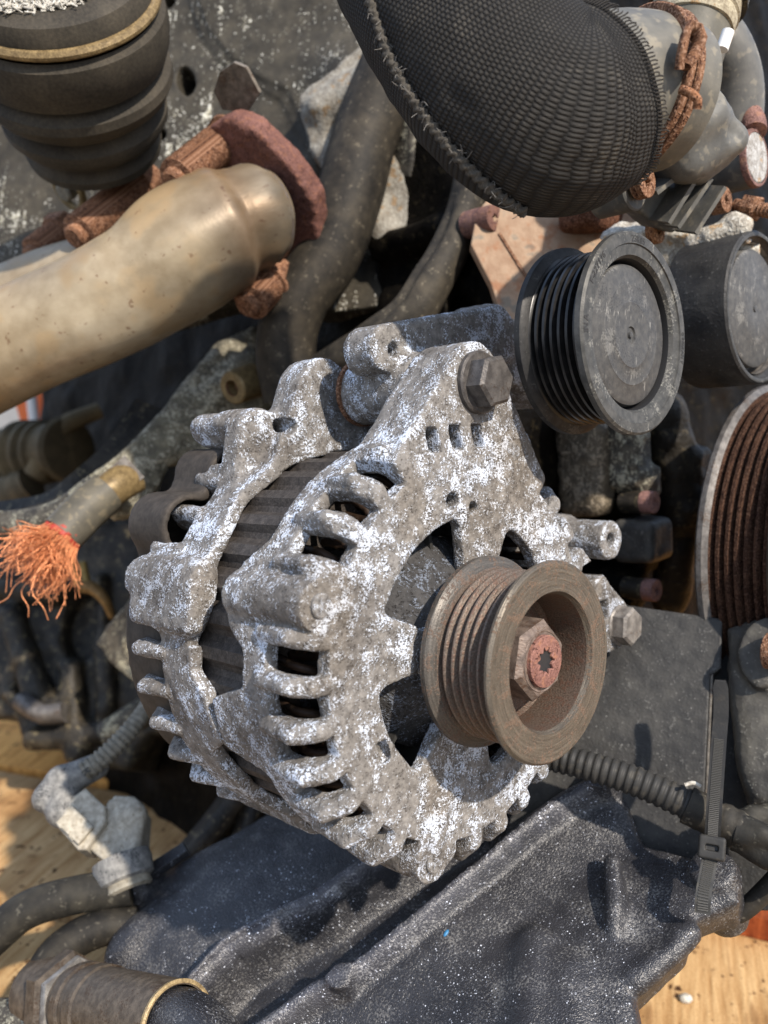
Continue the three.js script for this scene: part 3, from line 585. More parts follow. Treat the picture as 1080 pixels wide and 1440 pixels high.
// ---------------------------------------------------------------- engine bracket that carries the alternator
{
  const b = thing('mounting_bracket', 'bloomed alloy bracket arm with a small hole, behind the alternator lug', 'bracket', altM);
  const f = (x, y, z) => {
    let d = smax(hull2(x, y, -14, 92, 7.8, 40, 104, 10), Math.abs(z + 61) - 7, 2);
    d = smin(d, smax(hull2(x, y, 40, 103, 11, 75, 95, 14), Math.abs(z + 66) - 10, 4), 4);
    d = smin(d, cylz(x, y, z, -1, 81, 10.8, -80, -50, 1), 2);
    d = smax(d, -cylz(x, y, z, -12, 92, 2.3, -62, -40), 0.8);
    return d + rough(x, y + 50, z);
  };
  part(b, 'arm', solid(f, [-30, 62, -86], [95, 122, -45], 0.8), M.castAlu, false);
  part(b, 'bush', lathe([[10, -81], [11.5, -81], [11.5, -79.5], [10, -79.5]]).translate(-0.001, 0.081, 0), M.rust, false);
  const b2 = thing('side_bracket', 'bloomed alloy bracket below the ribbed idler pulley with a round boss', 'bracket', altM);
  const f2 = (x, y, z) => {
    let d = smax(hull2(x, y, 52, 62, 11, 64, 18, 15), Math.abs(z + 62) - 8, 3);
    d = smin(d, smax(hull2(x, y, 64, 24, 12, 92, -4, 9), Math.abs(z + 58) - 7, 3), 4);
    d = smin(d, cylz(x, y, z, 84, 31, 7.4, -70, -33, 1), 3);
    d = smin(d, smax(hull2(x, y, 60, 30, 10, 84, 31, 9), Math.abs(z + 60) - 8, 3), 4);
    d = smax(d, -cylz(x, y, z, 84, 31, 2.6, -48, 0), 0.6);
    return d + rough(x, y, z + 70);
  };
  part(b2, 'casting', solid(f2, [38, -18, -76], [105, 78, -28], 0.8), M.castAlu, false);
}

// ---------------------------------------------------------------- the other pulleys, on the same axis direction
function grooves(n, r, z0, pitch, depth, sharp = 0.3) { const p = []; for (let i = 0; i < n; i++) { const z = z0 - i * pitch; p.push([r, z], [r, z - pitch * sharp], [r - depth, z - pitch * (0.55)], [r - depth, z - pitch * 0.68], [r, z - pitch * 0.97]); } return p; }
const font = await new FontLoader().loadAsync('fonts/droid/droid_sans_bold.typeface.json');
function lettering(txt, size, r, a0, z, reading = 1) { // raised ink on a ring of radius r round local z, starting at angle a0
  const gs = []; let a = a0;
  for (const ch of txt) {
    const w = (font.data.glyphs[ch]?.ha ?? 600) / font.data.resolution * size;
    if (ch !== ' ') {
      const g = new TextGeometry(ch, { font, size: size / 1000, depth: 0.00008, curveSegments: 4 });
      g.translate(-w / 2000, -size / 2000, 0);
      const m = new THREE.Matrix4().makeRotationZ(a - Math.PI / 2).setPosition(r * Math.cos(a) / 1000, r * Math.sin(a) / 1000, z / 1000);
      gs.push(g.applyMatrix4(m));
    }
    a -= w / r * 1.05;
  }
  return merge(gs);
}
{
  const M4 = axisFrame(P(897, 470, 0.2768));
  const t = thing('idler_pulley', 'black ribbed plastic idler pulley with grey dust cap above the alternator', 'pulley', M4);
  part(t, 'rim', lathe([[23.6, -2.2], [24.4, -0.9], [27.6, -0.5], [27.8, 0], [30.6, 0], [31.4, -0.7], [31.4, -2.6], [27.6, -4.6]], {}), tinted(M.idlerRim, 1.2, 1.2, 1.18), false);
  part(t, 'pulley_groove', lathe([[27.6, -4.6], ...grooves(6, 27.4, -5, 2.75, 2.3), [27.6, -21.6]]), M.blackGloss, false);
  part(t, 'back_flange', lathe([[27.6, -21.6], [29.8, -22.4], [30.4, -23], [30.4, -25], [29.4, -25.8], [14, -26.5]]), tinted(M.idlerRim, 0.5, 0.5, 0.52), false);
  part(t, 'bore', lathe([[21, -9], [22.8, -8], [23.6, -2.2]]), M.black, false);
  part(t, 'dust_cap', lathe([[0, -2.1], [0.9, -2.2], [1.1, -2.9], [2.4, -2.9], [2.7, -2.3], [10.2, -1.9], [10.6, -2.15], [15.6, -2.2], [16, -2.5], [20.6, -2.7], [21.8, -3.4], [22.2, -4.6], [22.2, -9]], { flatUV: true }), M.disc, false);
  part(t, 'lettering', merge([lettering('INA', 2.3, 29.2, 186 * RAD, 0.02), lettering('F-227176', 2.0, 29.2, 156 * RAD, 0.02), lettering('23K05', 2.0, 29.2, 99 * RAD, 0.02), lettering('GERMANY', 1.5, 29.3, 8 * RAD, 0.02)]), M.print, false);
}
{
  const M4 = axisFrame(P(1068, 433, 0.335));
  const t = thing('tensioner_pulley', 'smooth black tensioner pulley with pale dusty disc at the right edge', 'pulley', M4);
  part(t, 'rim', lathe([[24.2, -4], [26.4, -1], [26.8, 0], [28, 0], [28.6, -0.7], [28.7, -6], [28.7, -23], [28, -24.5], [12, -25]]), tinted(M.blackPlate, 0.62, 0.62, 0.64), false);
  part(t, 'rim_edge', lathe([[26.5, 0.1], [27.2, 0.25], [27.9, 0.1]]), M.idlerRim, false);
  part(t, 'bore', lathe([[20, -9], [24, -8.5], [24.6, -2]]), M.steel, false);
  part(t, 'disc', lathe([[0, -1.2], [1.2, -1.3], [1.4, -1.8], [2.4, -1.6], [12, -1.2], [12.5, -1.5], [21, -1.7], [22, -2.4], [22.4, -9]], { flatUV: true }), tinted(M.disc, 1.12, 1.12, 1.12), false);
}
{
  const M4 = axisFrame(P(1086, 769, 0.386).addScaledVector(N, 0.0315));
  const t = thing('crank_pulley', 'large rusty grooved crankshaft pulley cut off by the right edge', 'pulley', M4);
  part(t, 'front_rim', lathe([[48, -2], [52, 0], [69, 0], [71.5, -1.2], [71.5, -4], [68, -6.2]]), tinted(M.steel, 0.9, 0.84, 0.72), false);
  part(t, 'pulley_groove', lathe([[68, -6.2], ...grooves(6, 67.6, -6.6, 3.6, 3.4, 0.3), [67.8, -28.4]], { m: 160 }), M.rustGroove, false);
  part(t, 'back_flange', lathe([[67.8, -28.4], [69, -29.4], [70, -30], [70, -32], [69, -33], [40, -36]], { m: 160 }), tinted(M.steel, 0.8, 0.82, 0.86), false);
  part(t, 'hub', lathe([[0, -8], [46, -8], [48, -2]]), M.grease, false);
}

// ---------------------------------------------------------------- woven sleeve hose across the top
const T0 = [P(574, -126, 0.258), P(610, -42, 0.255), P(655, 40, 0.25), P(710, 116, 0.247), P(768, 160, 0.247), P(800, 158, 0.2495), P(830, 142, 0.252)];
{
  const t = thing('sleeved_hose', 'thick elbow hose in black woven sleeve crossing the top', 'hose', P(700, 120, 0.25));
  const rad = (q) => lerp(0.0285, 0.0268, q) - 0.0006 * sst(0.9, 1, q);
  part(t, 'sleeve', tube(T0, rad, { step: 0.0012, m: 160, disp: (s, a, q) => 0.0005 * n3(s * 60, Math.cos(a) * 2, Math.sin(a) * 2) + 0.0003 * n3(s * 240, a * 5, 3), cap: false }), M.weave);
  // the seam cord runs along the lower left side
  const curve = new THREE.CatmullRomCurve3(T0, false, 'centripetal');
  const SEAM = [[498, -80], [522, 6], [552, 88], [592, 156], [640, 216], [690, 266], [738, 300]], seamPts = [];
  for (const [x, y] of SEAM) {                     // where those sight lines meet the sleeve
    const o = camera.position, d = P(x, y, 1).sub(o).normalize(); let best = null;
    for (let s = 0.15; s < 0.34 && !best; s += 0.0005) { const q = o.clone().addScaledVector(d, s); let m = 9; for (let k = 0; k <= 80; k++) m = Math.min(m, curve.getPoint(k / 80).distanceTo(q)); if (m < 0.0287) best = q; }
    seamPts.push(best ?? P(x, y, 0.245));
  }
  part(t, 'seam', tube(seamPts, 0.0013, { step: 0.0006, m: 12, disp: (s, a) => 0.0005 * Math.sin(a * 2 + s * 2600) + 0.0003 * n3(s * 900, a * 2, 5) }), tinted(M.sleeve, 2.6, 2.5, 2.3));
  const R = rng(41), fz = [], sc = new THREE.CatmullRomCurve3(seamPts);
  for (let i = 0; i < 80; i++) {
    const p = sc.getPoint(R()), v = () => (R() - 0.5) * 0.004, q = p.clone().add(V3(v(), v(), v() + 0.0012)), w = q.clone().add(V3(v(), v(), v()));
    fz.push(tube([p, q, w], 0.00009, { n: 4, m: 4 }));
  }
  part(t, 'loose_thread', merge(fz), M.fray).userData.kind = 'stuff';
  // cut end of the sleeve, frayed
  const e = curve.getPoint(1), tan = curve.getTangent(1), Fm = frame(e, tan), fr = [];
  for (let i = 0; i < 120; i++) { const a = i / 170 * 6.2832, q = (r, z, b) => V3(r * Math.cos(a + b), r * Math.sin(a + b), z).applyMatrix4(Fm), k = 0.0004 + 0.0011 * R(); fr.push(tube([q(0.0266, -0.002, 0), q(0.0272, k * 0.5, 0.02), q(0.0268 + 0.001 * R(), k, 0.05 * R())], 0.00022, { n: 4, m: 4 })); }
  part(t, 'frayed_edge', merge(fr), tinted(M.sleeve, 1.5, 1.45, 1.4)).userData.kind = 'stuff';
  // smooth rubber end
  const pipe = [curve.getPoint(0.95), P(830, 142, 0.252), P(868, 131, 0.2555), P(906, 131, 0.259), P(938, 140, 0.263)];
  part(t, 'hose_end', tube(pipe, (q) => 0.0222 - 0.0016 * q, { m: 64 }), tinted(M.plastic, 1.12, 1.08, 1.0));
  // wire clamp: two rusty rings, an ear and a hook
  const cc = P(898, 131, 0.2585), cd = P(925, 141, 0.2625).sub(P(872, 120, 0.2555)).normalize(), CF = frame(cc, cd), cl = [];
  for (const z of [-2.6, 0.5]) cl.push(moved(lathe([[20.6, z + 1.25], [22.9, z + 1.25], [23.4, z + 0.9], [23.2, z], [23.4, z - 0.9], [22.9, z - 1.25], [20.6, z - 1.25]], { m: 120, wob: (a) => 0.004 * Math.sin(a * 9) }), CF));
  const clamp1 = part(t, 'clamp', merge(cl), M.rust, true, 'rusty double band hose clamp');
  part(clamp1, 'ear', tube([P(955, 98, 0.234), P(960, 66, 0.232), P(970, 38, 0.233), P(983, 50, 0.234), P(978, 74, 0.234), P(963, 94, 0.234)], 0.0013, { m: 12, flat: () => 1.9 }), M.rust);
  part(clamp1, 'hook', tube([P(958, 126, 0.234), P(972, 132, 0.232), P(981, 141, 0.232), P(980, 153, 0.233)], 0.0012, { m: 12 }), tinted(M.rust, 1.1, 1, 0.9));
}
// ---------------------------------------------------------------- plastic housing under the clamp
const bigBolt = (parent, at, dir, R, mat, name = 'bolt', label) => part(parent, name, moved(starDisc(R, R * 0.5, R * 0.7, 6), frame(at, dir)), mat, true, label);
{
  const pl = planeOf(P(930, 300, 0.315), P(1030, 200, 0.315), P(900, 180, 0.30)), h = (x, y) => pl.hit(x, y);
  const t = thing('outlet_housing', 'grey plastic outlet housing with slanting ribs under the clamped hose', 'housing', pl.M);
  const c = [[905, 205], [938, 170], [985, 128], [1008, 150], [1022, 200], [1010, 236], [975, 262], [930, 255]].map((p) => h(...p));
  const foot = [[872, 250], [890, 228], [925, 245], [960, 265], [985, 285], [960, 330], [935, 322], [905, 296]].map((p) => h(...p));
  const neckA = h(935, 172), neckB = h(985, 118), g1 = h(950, 226), g2 = h(1006, 196), dent = h(1000, 184);
  const f = (x, y, z) => {
    let d = smax(poly2(x, y, c), Math.abs(z - 2) - 11 + 4 * n3(x * 0.06, y * 0.06, 2), 9);
    d = smin(d, capsule(x, y, z, [g1[0], g1[1], 8], [g2[0], g2[1], 9], 5.5, 4.5), 5);
    d = smin(d, capsule(x, y, z, [neckA[0], neckA[1], 0], [neckB[0], neckB[1], -4], 12, 9), 6);
    d = smax(d, -capsule(x, y, z, [dent[0], dent[1], 14], [dent[0] + 3, dent[1] + 8, 14], 3.2), 3);
    d = smin(d, smax(poly2(x, y, foot), Math.abs(z + 10) - 6, 2), 3);
    return d + 0.12 * n3(x * 0.7, y * 0.7, z * 0.7);
  };
  part(t, 'body', solid(f, [-60, -60, -24], [70, 75, 22], 0.9), M.plastic, false);
  for (const [a, b] of [[[948, 238], [908, 270]], [[966, 246], [925, 312]], [[984, 250], [938, 318]], [[1003, 262], [962, 326]]]) {
    const p = h(...a), q = h(...b), L = Math.hypot(q[0] - p[0], q[1] - p[1]), g = new THREE.BoxGeometry(L / 1000, 0.0016, 0.012);
    g.applyMatrix4(R4z(Math.atan2(q[1] - p[1], q[0] - p[0]))); g.translate((p[0] + q[0]) / 2000, (p[1] + q[1]) / 2000, 0.0005);
    part(t, 'rib', boxUV(g), M.plastic, false);
  }
  const ear = part(t, 'bolt_ear', moved(lathe([[0, 0], [7.4, 0], [8, -0.6], [8, -14]]), frame(P(893, 262, 0.302), N)), M.plastic);
  bigBolt(t, P(896, 258, 0.300), N, 5.2, M.rust, 'bolt', 'rusty star socket bolt');
}
{ // upper right: rubber end with beige band over a connector
  const t = thing('hose_connector', 'plastic hose connector with a beige band at the top right', 'connector', P(965, 60, 0.32));
  const A = P(992, -40, 0.325), B = P(946, 150, 0.318), D = B.clone().sub(A).normalize(), q = (s) => A.clone().addScaledVector(D, s);
  const L = frame(A, D.clone().negate());
  part(t, 'rubber_end', moved(lathe([[0, 24], [17, 24], [17.4, 4], [17.8, -6], [17.4, -14], [15, -14]]), L), M.rubber);
  part(t, 'band', moved(lathe([[13, -13], [15.6, -13.6], [15.8, -18.6], [15, -19.5], [15.2, -20.4], [15, -25], [13, -25.5]], { wob: (a, r, z) => 0.012 * Math.sin(5 * a + z) }), L), tinted(M.pale, 0.72, 0.66, 0.52));
  part(t, 'body', moved(lathe([[12, -24], [14.2, -25], [13.2, -37], [11.6, -38.5], [8, -40], [7, -60]]), L), tinted(M.plastic, 0.95, 0.9, 0.78));
  part(t, 'pin', tube([P(1024, 44, 0.302), P(1015, 70, 0.302)], 0.0021, { m: 12 }), M.white);
}
{
  const t = thing('bent_grey_pipe', 'smooth grey pipe bending down at the top right corner', 'pipe', P(1040, 130, 0.345));
  part(t, 'pipe', tube([P(985, 30, 0.335), P(1015, 62, 0.335), P(1034, 110, 0.34), P(1036, 165, 0.345), P(1026, 215, 0.35), P(1010, 250, 0.352)], 0.0098, { m: 40 }), tinted(M.plastic, 1.1, 1.1, 1.12));
}
{
  const t = thing('end_capped_tube', 'grey tube stub with a rust-edged end cap near the top right', 'tube', P(1045, 220, 0.34));
  const L = axisFrame(P(1064, 222, 0.335));
  part(t, 'barrel', moved(lathe([[0, -0.5], [9.6, -0.5], [10.6, -1.5], [10.6, -34]], { m: 48 }), L), tinted(M.plastic, 0.7, 0.74, 0.8));
  part(t, 'cap', moved(lathe([[0, 0.6], [8.8, 0.4], [9.6, -0.4]], { m: 48 }), L), tinted(M.pale, 0.75, 0.78, 0.86));
  part(t, 'rim', moved(lathe([[9.4, 0.2], [10.4, 0.2], [10.8, -0.6], [10.8, -2]], { m: 48 }), L), M.rustPink);
  part(t, 'collar', tube([P(1050, 158, 0.34), P(1058, 172, 0.338), P(1060, 186, 0.336)], 0.0048, { m: 20 }), tinted(M.rustPink, 1.1, 1.05, 1));
}
{ // chalky alloy casting between the housing and the tensioner, with a hollow spigot
  const pl = planeOf(P(900, 330, 0.345), P(1060, 330, 0.335), P(980, 400, 0.35)), h = (x, y) => pl.hit(x, y);
  const t = thing('chalky_casting', 'chalky white alloy casting with a hollow spigot above the pulleys', 'engine casting', pl.M);
  const body = [[842, 338], [868, 322], [915, 322], [960, 326], [1010, 330], [1070, 345], [1075, 420], [960, 430], [920, 380]].map((p) => h(...p)), s0 = h(985, 348), s1 = h(1052, 318);
  const f = (x, y, z) => { let d = smax(poly2(x, y, body), Math.abs(z + 6) - 6, 3); d = smin(d, capsule(x, y, z, [s0[0], s0[1], 0], [s1[0] - 4, s1[1], 3], 6.2, 5.4), 4); return d + 1.4 * n3(x * 0.16, y * 0.16, z * 0.16) + 0.5 * n3(x * 0.5, y * 0.5, z * 0.5); };
  part(t, 'body', solid(f, [-30, -50, -18], [65, 30, 14], 1), M.pale, false);
  const sd = P(1058, 315, 0.332).sub(P(985, 348, 0.345)).normalize();
  part(t, 'spigot', moved(lathe([[0, -6], [2.6, -6], [3, 0], [5.2, 0], [5.6, -0.5], [5.6, -14]], { m: 40 }), frame(P(1050, 321, 0.331), sd.clone().lerp(N, 0.35))), tinted(M.pale, 0.72, 0.74, 0.78));
  bigBolt(t, P(916, 327, 0.330), N, 4.2, tinted(M.rust, 1.25, 1.2, 1.05));
}
for (const [x, y, d, r, lb] of [[1003, 285, 0.335, 4.4, 'rusty star socket bolt right of the ribbed housing'], [905, 706, 0.385, 4.6, 'pale star socket bolt in the dark block, left of the crankshaft pulley'], [908, 829, 0.385, 4.6, 'pinkish star socket bolt low in the dark block beside the bracket plate'], [683, 310, 0.375, 5.4, 'rusty hollow-headed bolt on the tan block plate under the woven hose']]) {
  const t = thing('block_bolt', lb, 'bolt', axisFrame(P(x, y, d)), 'bolts in the engine block');
  const m = y > 600 ? tinted(M.rustPink, 1.35, 1.3, 1.3) : y === 310 ? tinted(M.rustPink, 0.85, 0.8, 0.75) : M.rust;
  part(t, 'head', starDisc(r, r * (y === 310 ? 0.42 : 0.5), 5, 6), m, false);
  part(t, 'washer_shank', lathe([[0, 0], [r * 1.08, 0], [r * 1.08, -10]], { m: 32 }), y === 310 ? M.rustPink : M.grease, false);
}
{
  const t = thing('stud_with_nut', 'small rusty stud carrying a nut at the right edge', 'stud', P(1060, 293, 0.33));
  const d = P(1085, 298, 0.325).sub(P(1040, 290, 0.335)).normalize();
  part(t, 'stud', moved(lathe([[0, 9], [2.2, 9], [2.6, 8.4], ...Array.from({ length: 10 }, (_, i) => [i % 2 ? 2.1 : 2.7, 8 - i * 0.8]), [2.4, -8], [0, -8]], { m: 24 }), frame(P(1060, 293, 0.33), d)), M.rust);
  part(t, 'nut', moved(hex(8.5, 5.5), frame(P(1048, 291, 0.333), d)), M.rust);
}

// ---------------------------------------------------------------- black cast cover at the bottom
const chain = (pl, px) => px.map((p) => pl.hit(...p));
function chainDist(x, y, c) { let d = 1e9, s = 1, at = 0; for (let i = 0; i + 1 < c.length; i++) { const [q, t] = seg2(x, y, c[i], c[i + 1]); if (q < d) { d = q; at = i + t; s = (c[i + 1][0] - c[i][0]) * (y - c[i][1]) - (c[i + 1][1] - c[i][1]) * (x - c[i][0]) > 0 ? 1 : -1; } } return [d, s, at]; }
const lowP = planeOf(P(250, 1300, 0.357), P(600, 1440, 0.288), P(850, 1130, 0.33));
{
  const h = (x, y) => lowP.hit(x, y);
  const t = thing('cast_cover', 'gritty black cast cover with curved raised ridges below the alternator', 'engine cover', lowP.M);
  const out = [[168, 1250], [205, 1212], [262, 1198], [330, 1160], [420, 1092], [560, 1060], [700, 1075], [840, 1098], [880, 1120], [905, 1165], [985, 1190], [1040, 1205], [1040, 1262], [975, 1290], [966, 1322], [892, 1392], [908, 1470], [905, 1560], [330, 1600], [215, 1560], [170, 1420], [158, 1330]].map((p) => h(...p));
  const A = chain(lowP, [[248, 1500], [262, 1430], [285, 1392], [330, 1345], [390, 1308], [450, 1276], [520, 1226], [575, 1190], [650, 1150]]);
  const B = chain(lowP, [[330, 1490], [400, 1440], [450, 1402], [500, 1380], [550, 1343], [620, 1286], [690, 1224], [750, 1168], [800, 1133], [852, 1106]]);
  const k = (a, b) => h(a, b), boss1 = k(852, 1110), boss2 = k(492, 1392), rb = k(1002, 1222), rb2 = k(1012, 1262);
  const V1 = [k(752, 1330), k(748, 1500)], V2 = [k(862, 1215), k(868, 1300)], V3_ = [k(800, 1372), k(806, 1500)], L1 = [k(895, 1372), k(968, 1306)], L2 = [k(905, 1385), k(930, 1352)], VR = [k(470, 1420), k(478, 1500)];
  const corner = k(185, 1240), nub = k(185, 1325), dome = k(700, 1420), dome2 = k(930, 1220), hollow = k(905, 1310), low = k(290, 1255);
  const f = (x, y, z) => {
    const [da, sa] = chainDist(x, y, A), [db, sb] = chainDist(x, y, B);
    let hh = 0;
    if (sa > 0) hh += -5 * sst(1, 10, da) + 3 * sst(14, 40, da) - 4 * sst(40, 70, da);
    const between = sst(0, 10, sa < 0 ? da : 0) * sst(0, 12, sb > 0 ? db : 0); hh -= 13 * between;
    if (sb < 0) hh += 0.5 + 9 * Math.exp(-((x - dome[0]) ** 2 + (y - dome[1]) ** 2) / 1500) - 6 * sst(2, 26, db) * (1 - 0.6 * sst(26, 60, db)) ;
    if (sa > 0) hh += 7 * Math.exp(-((x - low[0]) ** 2 + (y - low[1]) ** 2) / 1300);
    hh += 7.5 * Math.exp(-((da / 4.2) ** 4)) + 7.5 * Math.exp(-((db / 4.8) ** 4));
    let d = smax(poly2(x, y, out) + 0.28 * Math.max(0, -z - 4), (z - hh) * 0.8, 6);
    d = smax(d, -(z + 22), 2);
    d = smin(d, Math.max(Math.hypot(x - boss1[0], y - boss1[1]) - 5.5, Math.abs(z - 2) - 6.5), 3);
    d = smin(d, Math.max(Math.hypot(x - boss2[0], y - boss2[1]) - 4.6, Math.abs(z - 3) - 7), 3);
    d = smin(d, cylz(x, y, z, rb[0], rb[1], 7.5, -30, 1.5, 1.5), 3);
    d = smin(d, capsule(x, y, z, [V1[0][0], V1[0][1], 1], [V1[1][0], V1[1][1], 4], 4, 5), 8);
    d = smin(d, capsule(x, y, z, [V2[0][0], V2[0][1], 0.6], [V2[1][0], V2[1][1], 1], 3, 3), 5);
    d = smin(d, capsule(x, y, z, [V3_[0][0], V3_[0][1], 0], [V3_[1][0], V3_[1][1], 2.5], 3.4, 4), 8);
    d = smin(d, capsule(x, y, z, [L1[0][0], L1[0][1], -2.5], [L1[1][0], L1[1][1], -3], 3.4), 4);
    d = smax(d, -capsule(x, y, z, [L2[0][0], L2[0][1], 4.2], [L1[1][0] - 4, L1[1][1] - 3, 4.2], 1.4), 1.5);
    d = smin(d, Math.hypot((x - corner[0]) * 0.8, y - corner[1], (z - 1)) - 9, 6);
    d = smin(d, Math.hypot((x - nub[0]), (y - nub[1]) * 0.6, z + 1) - 8, 6);
    d = smax(d, -(Math.hypot(x - hollow[0], (y - hollow[1]) * 1.2, (z - 9)) - 10), 4);
    return d + 0.05 * n3(x * 1.1, y * 1.1, z * 1.1) + 0.14 * n3(x * 0.3, y * 0.3, z * 0.3);
  };
  // sun and sky highlights put into the crest colour, plus random dusty patches
  const crestLightDust = (x, y, z) => { const [da] = chainDist(x, y, A), [db] = chainDist(x, y, B), n = 0.65 + 0.5 * n3(x * 0.2, y * 0.2, 4) + 0.3 * n3(x * 0.7, y * 0.7, 8), w = clamp(n) * Math.max(Math.exp(-((da / 4.4) ** 4)) * sst(0, 4, z), Math.exp(-((db / 5) ** 4)) * sst(-1, 3, z)), d = 0.5 * sst(0, 0.8, n3(x * 0.035, y * 0.035, 2) + 0.3 * n3(x * 0.3, y * 0.3, 5)); return [1 + 1.7 * w + d, 1 + 1.75 * w + d, 1 + 1.9 * w + 0.95 * d]; };
  part(t, 'casting', solid(f, [Math.min(...out.map((p) => p[0])) - 4, Math.min(...out.map((p) => p[1])) - 4, -42], [Math.max(...out.map((p) => p[0])) + 6, Math.max(...out.map((p) => p[1])) + 4, 18], 0.95, { color: crestLightDust }), M.coverV, false);
  const tabp = [[232, 1218], [262, 1186], [262, 1204], [240, 1232]].map((p) => h(...p));
  part(t, 'tab', extrude([h(206, 1226), h(262, 1190), h(268, 1202), h(212, 1240)], 3, 0.4), M.blackCast, false);
  // blue paint chip
  const cq = h(632, 1320), CHIP = V3(cq[0] / 1000, cq[1] / 1000, 0.0035).applyMatrix4(lowP.M);
  const chip = thing('paint_chip', 'tiny blue paint chip lying on the sunlit side of the black cover', 'paint chip', CHIP);
  part(chip, 'chip', moved(boxUV(new THREE.IcosahedronGeometry(0.0013, 1).scale(0.6, 1.2, 0.5)), frame(CHIP, lowP.n)), M.blue);
}
// ---------------------------------------------------------------- flat plate, right hand casting, conduit, cable tie
{
  const pl = planeOf(P(880, 855, 0.352), P(1005, 870, 0.340), P(1005, 1090, 0.325)), h = (x, y) => pl.hit(x, y);
  const t = thing('bracket_plate', 'flat dark metal plate with a slot at its right edge, behind the rusty pulley', 'plate', pl.M);
  const g = extrude([h(1016, 871), h(1000, 868), h(815, 842), h(690, 1240), h(985, 1250), h(999, 950), h(1009, 944), h(1014, 940)], 9, 0.8); g.translate(0, 0, -0.009);
  part(t, 'plate', boxUV(g), tinted(M.blackPlate, 0.74, 0.74, 0.75), false);
  const w = extrude([h(980, 860), h(1160, 860), h(1160, 1290), h(975, 1285)], 6, 0.5); w.translate(0, 0, -0.020);
  part(t, 'shade_sheet', boxUV(w), tinted(M.blackPlate, 0.4, 0.4, 0.4), false);  // added dark sheet: stands in for the shade behind the slot
  const e = extrude([h(985, 1250), h(989, 1250), h(1003, 948), h(999, 950)], 8.2, 0.3); e.translate(0, 0, -0.0078);
  part(t, 'slot_edge', boxUV(e), tinted(M.steel, 0.75, 0.74, 0.7), false);
}
{
  const pl = planeOf(P(1025, 880, 0.335), P(1100, 880, 0.325), P(1030, 1110, 0.318)), h = (x, y) => pl.hit(x, y);
  const t = thing('side_casting', 'rounded dark alloy casting with a rusty bolt at the right edge', 'engine casting', pl.M);
  const c = [[1020, 884], [1050, 870], [1140, 862], [1150, 1150], [1050, 1140], [1032, 1080], [1020, 960]].map((p) => h(...p)), pad = h(1080, 920), gr = h(1052, 1000);
  const f = (x, y, z) => {
    let d = smax(poly2(x, y, c), Math.abs(z + 14) - 16, 8);
    d = smin(d, Math.max(Math.hypot(x - pad[0], (y - pad[1]) * 0.7) - 9, Math.abs(z) - 6.5), 3);
    d = smax(d, -(Math.hypot(x - gr[0] - 14, (y - gr[1]) * 0.35, z - 12) - 10), 3);
    return d + 0.5 * n3(x * 0.2, y * 0.2, z * 0.2) + 0.15 * n3(x, y, z);
  };
  part(t, 'casting', solid(f, [-12, -84, -32], [44, 12, 12], 0.9), tinted(M.blackPlate, 1.35, 1.3, 1.2), false);
  bigBolt(t, P(1080, 915, 0.317), N, 6.2, M.rust, 'bolt', 'rusty round bolt head with dark hole');
}
{
  const t = thing('ribbed_conduit', 'black ribbed conduit crossing in front of the flat plate', 'conduit', P(880, 1095, 0.315));
  const p = [P(735, 1060, 0.325), P(775, 1064, 0.322), P(830, 1078, 0.316), P(900, 1101, 0.309), P(985, 1140, 0.301)];
  part(t, 'ribbed_tube', tube(p, 0.0051, { step: 0.00032, m: 40, disp: (s) => { const q = (s / 0.00285) % 1; return 0.00055 * (sst(0.08, 0.25, q) - sst(0.62, 0.82, q)) - 0.0003; } }), M.darkPlastic);
  part(t, 'tape_cuff', tube([P(966, 1131, 0.3025), P(1000, 1148, 0.2995), P(1042, 1170, 0.296)], (q) => 0.0064 + 0.0006 * Math.sin(q * 30) * (q > 0.6 ? 0.3 : 0.1), { step: 0.0008, m: 40, disp: (s, a) => 0.0002 * n3(s * 300, a * 1.5, 9) - 0.0007 * (s > 0.0094 && s < 0.0102 ? 1 : 0) }), tinted(M.rubber, 0.75, 0.78, 0.82));
  const fold = (k) => (s, a) => 0.0013 * Math.sin(a * 3 + s * 130 + k) * sst(0, 0.008, s) + 0.0006 * n3(s * 260, a * 2.2, k);
  part(t, 'taped_wires', tube([P(1034, 1168, 0.2965), P(1060, 1178, 0.294), P(1100, 1196, 0.29), P(1140, 1220, 0.286)], 0.0066, { step: 0.0007, m: 48, disp: fold(2) }), tinted(M.rubber, 0.5, 0.55, 0.62));
  part(t, 'taped_wires', tube([P(1040, 1160, 0.301), P(1075, 1158, 0.301), P(1130, 1160, 0.30)], 0.0052, { step: 0.0008, m: 40, disp: fold(5) }), tinted(M.rubber, 0.6, 0.65, 0.7));
  part(t, 'tape_end', tube([P(963, 1104, 0.298), P(975, 1101, 0.2975), P(985, 1106, 0.297)], 0.0007, { m: 8 }), M.pale);
}
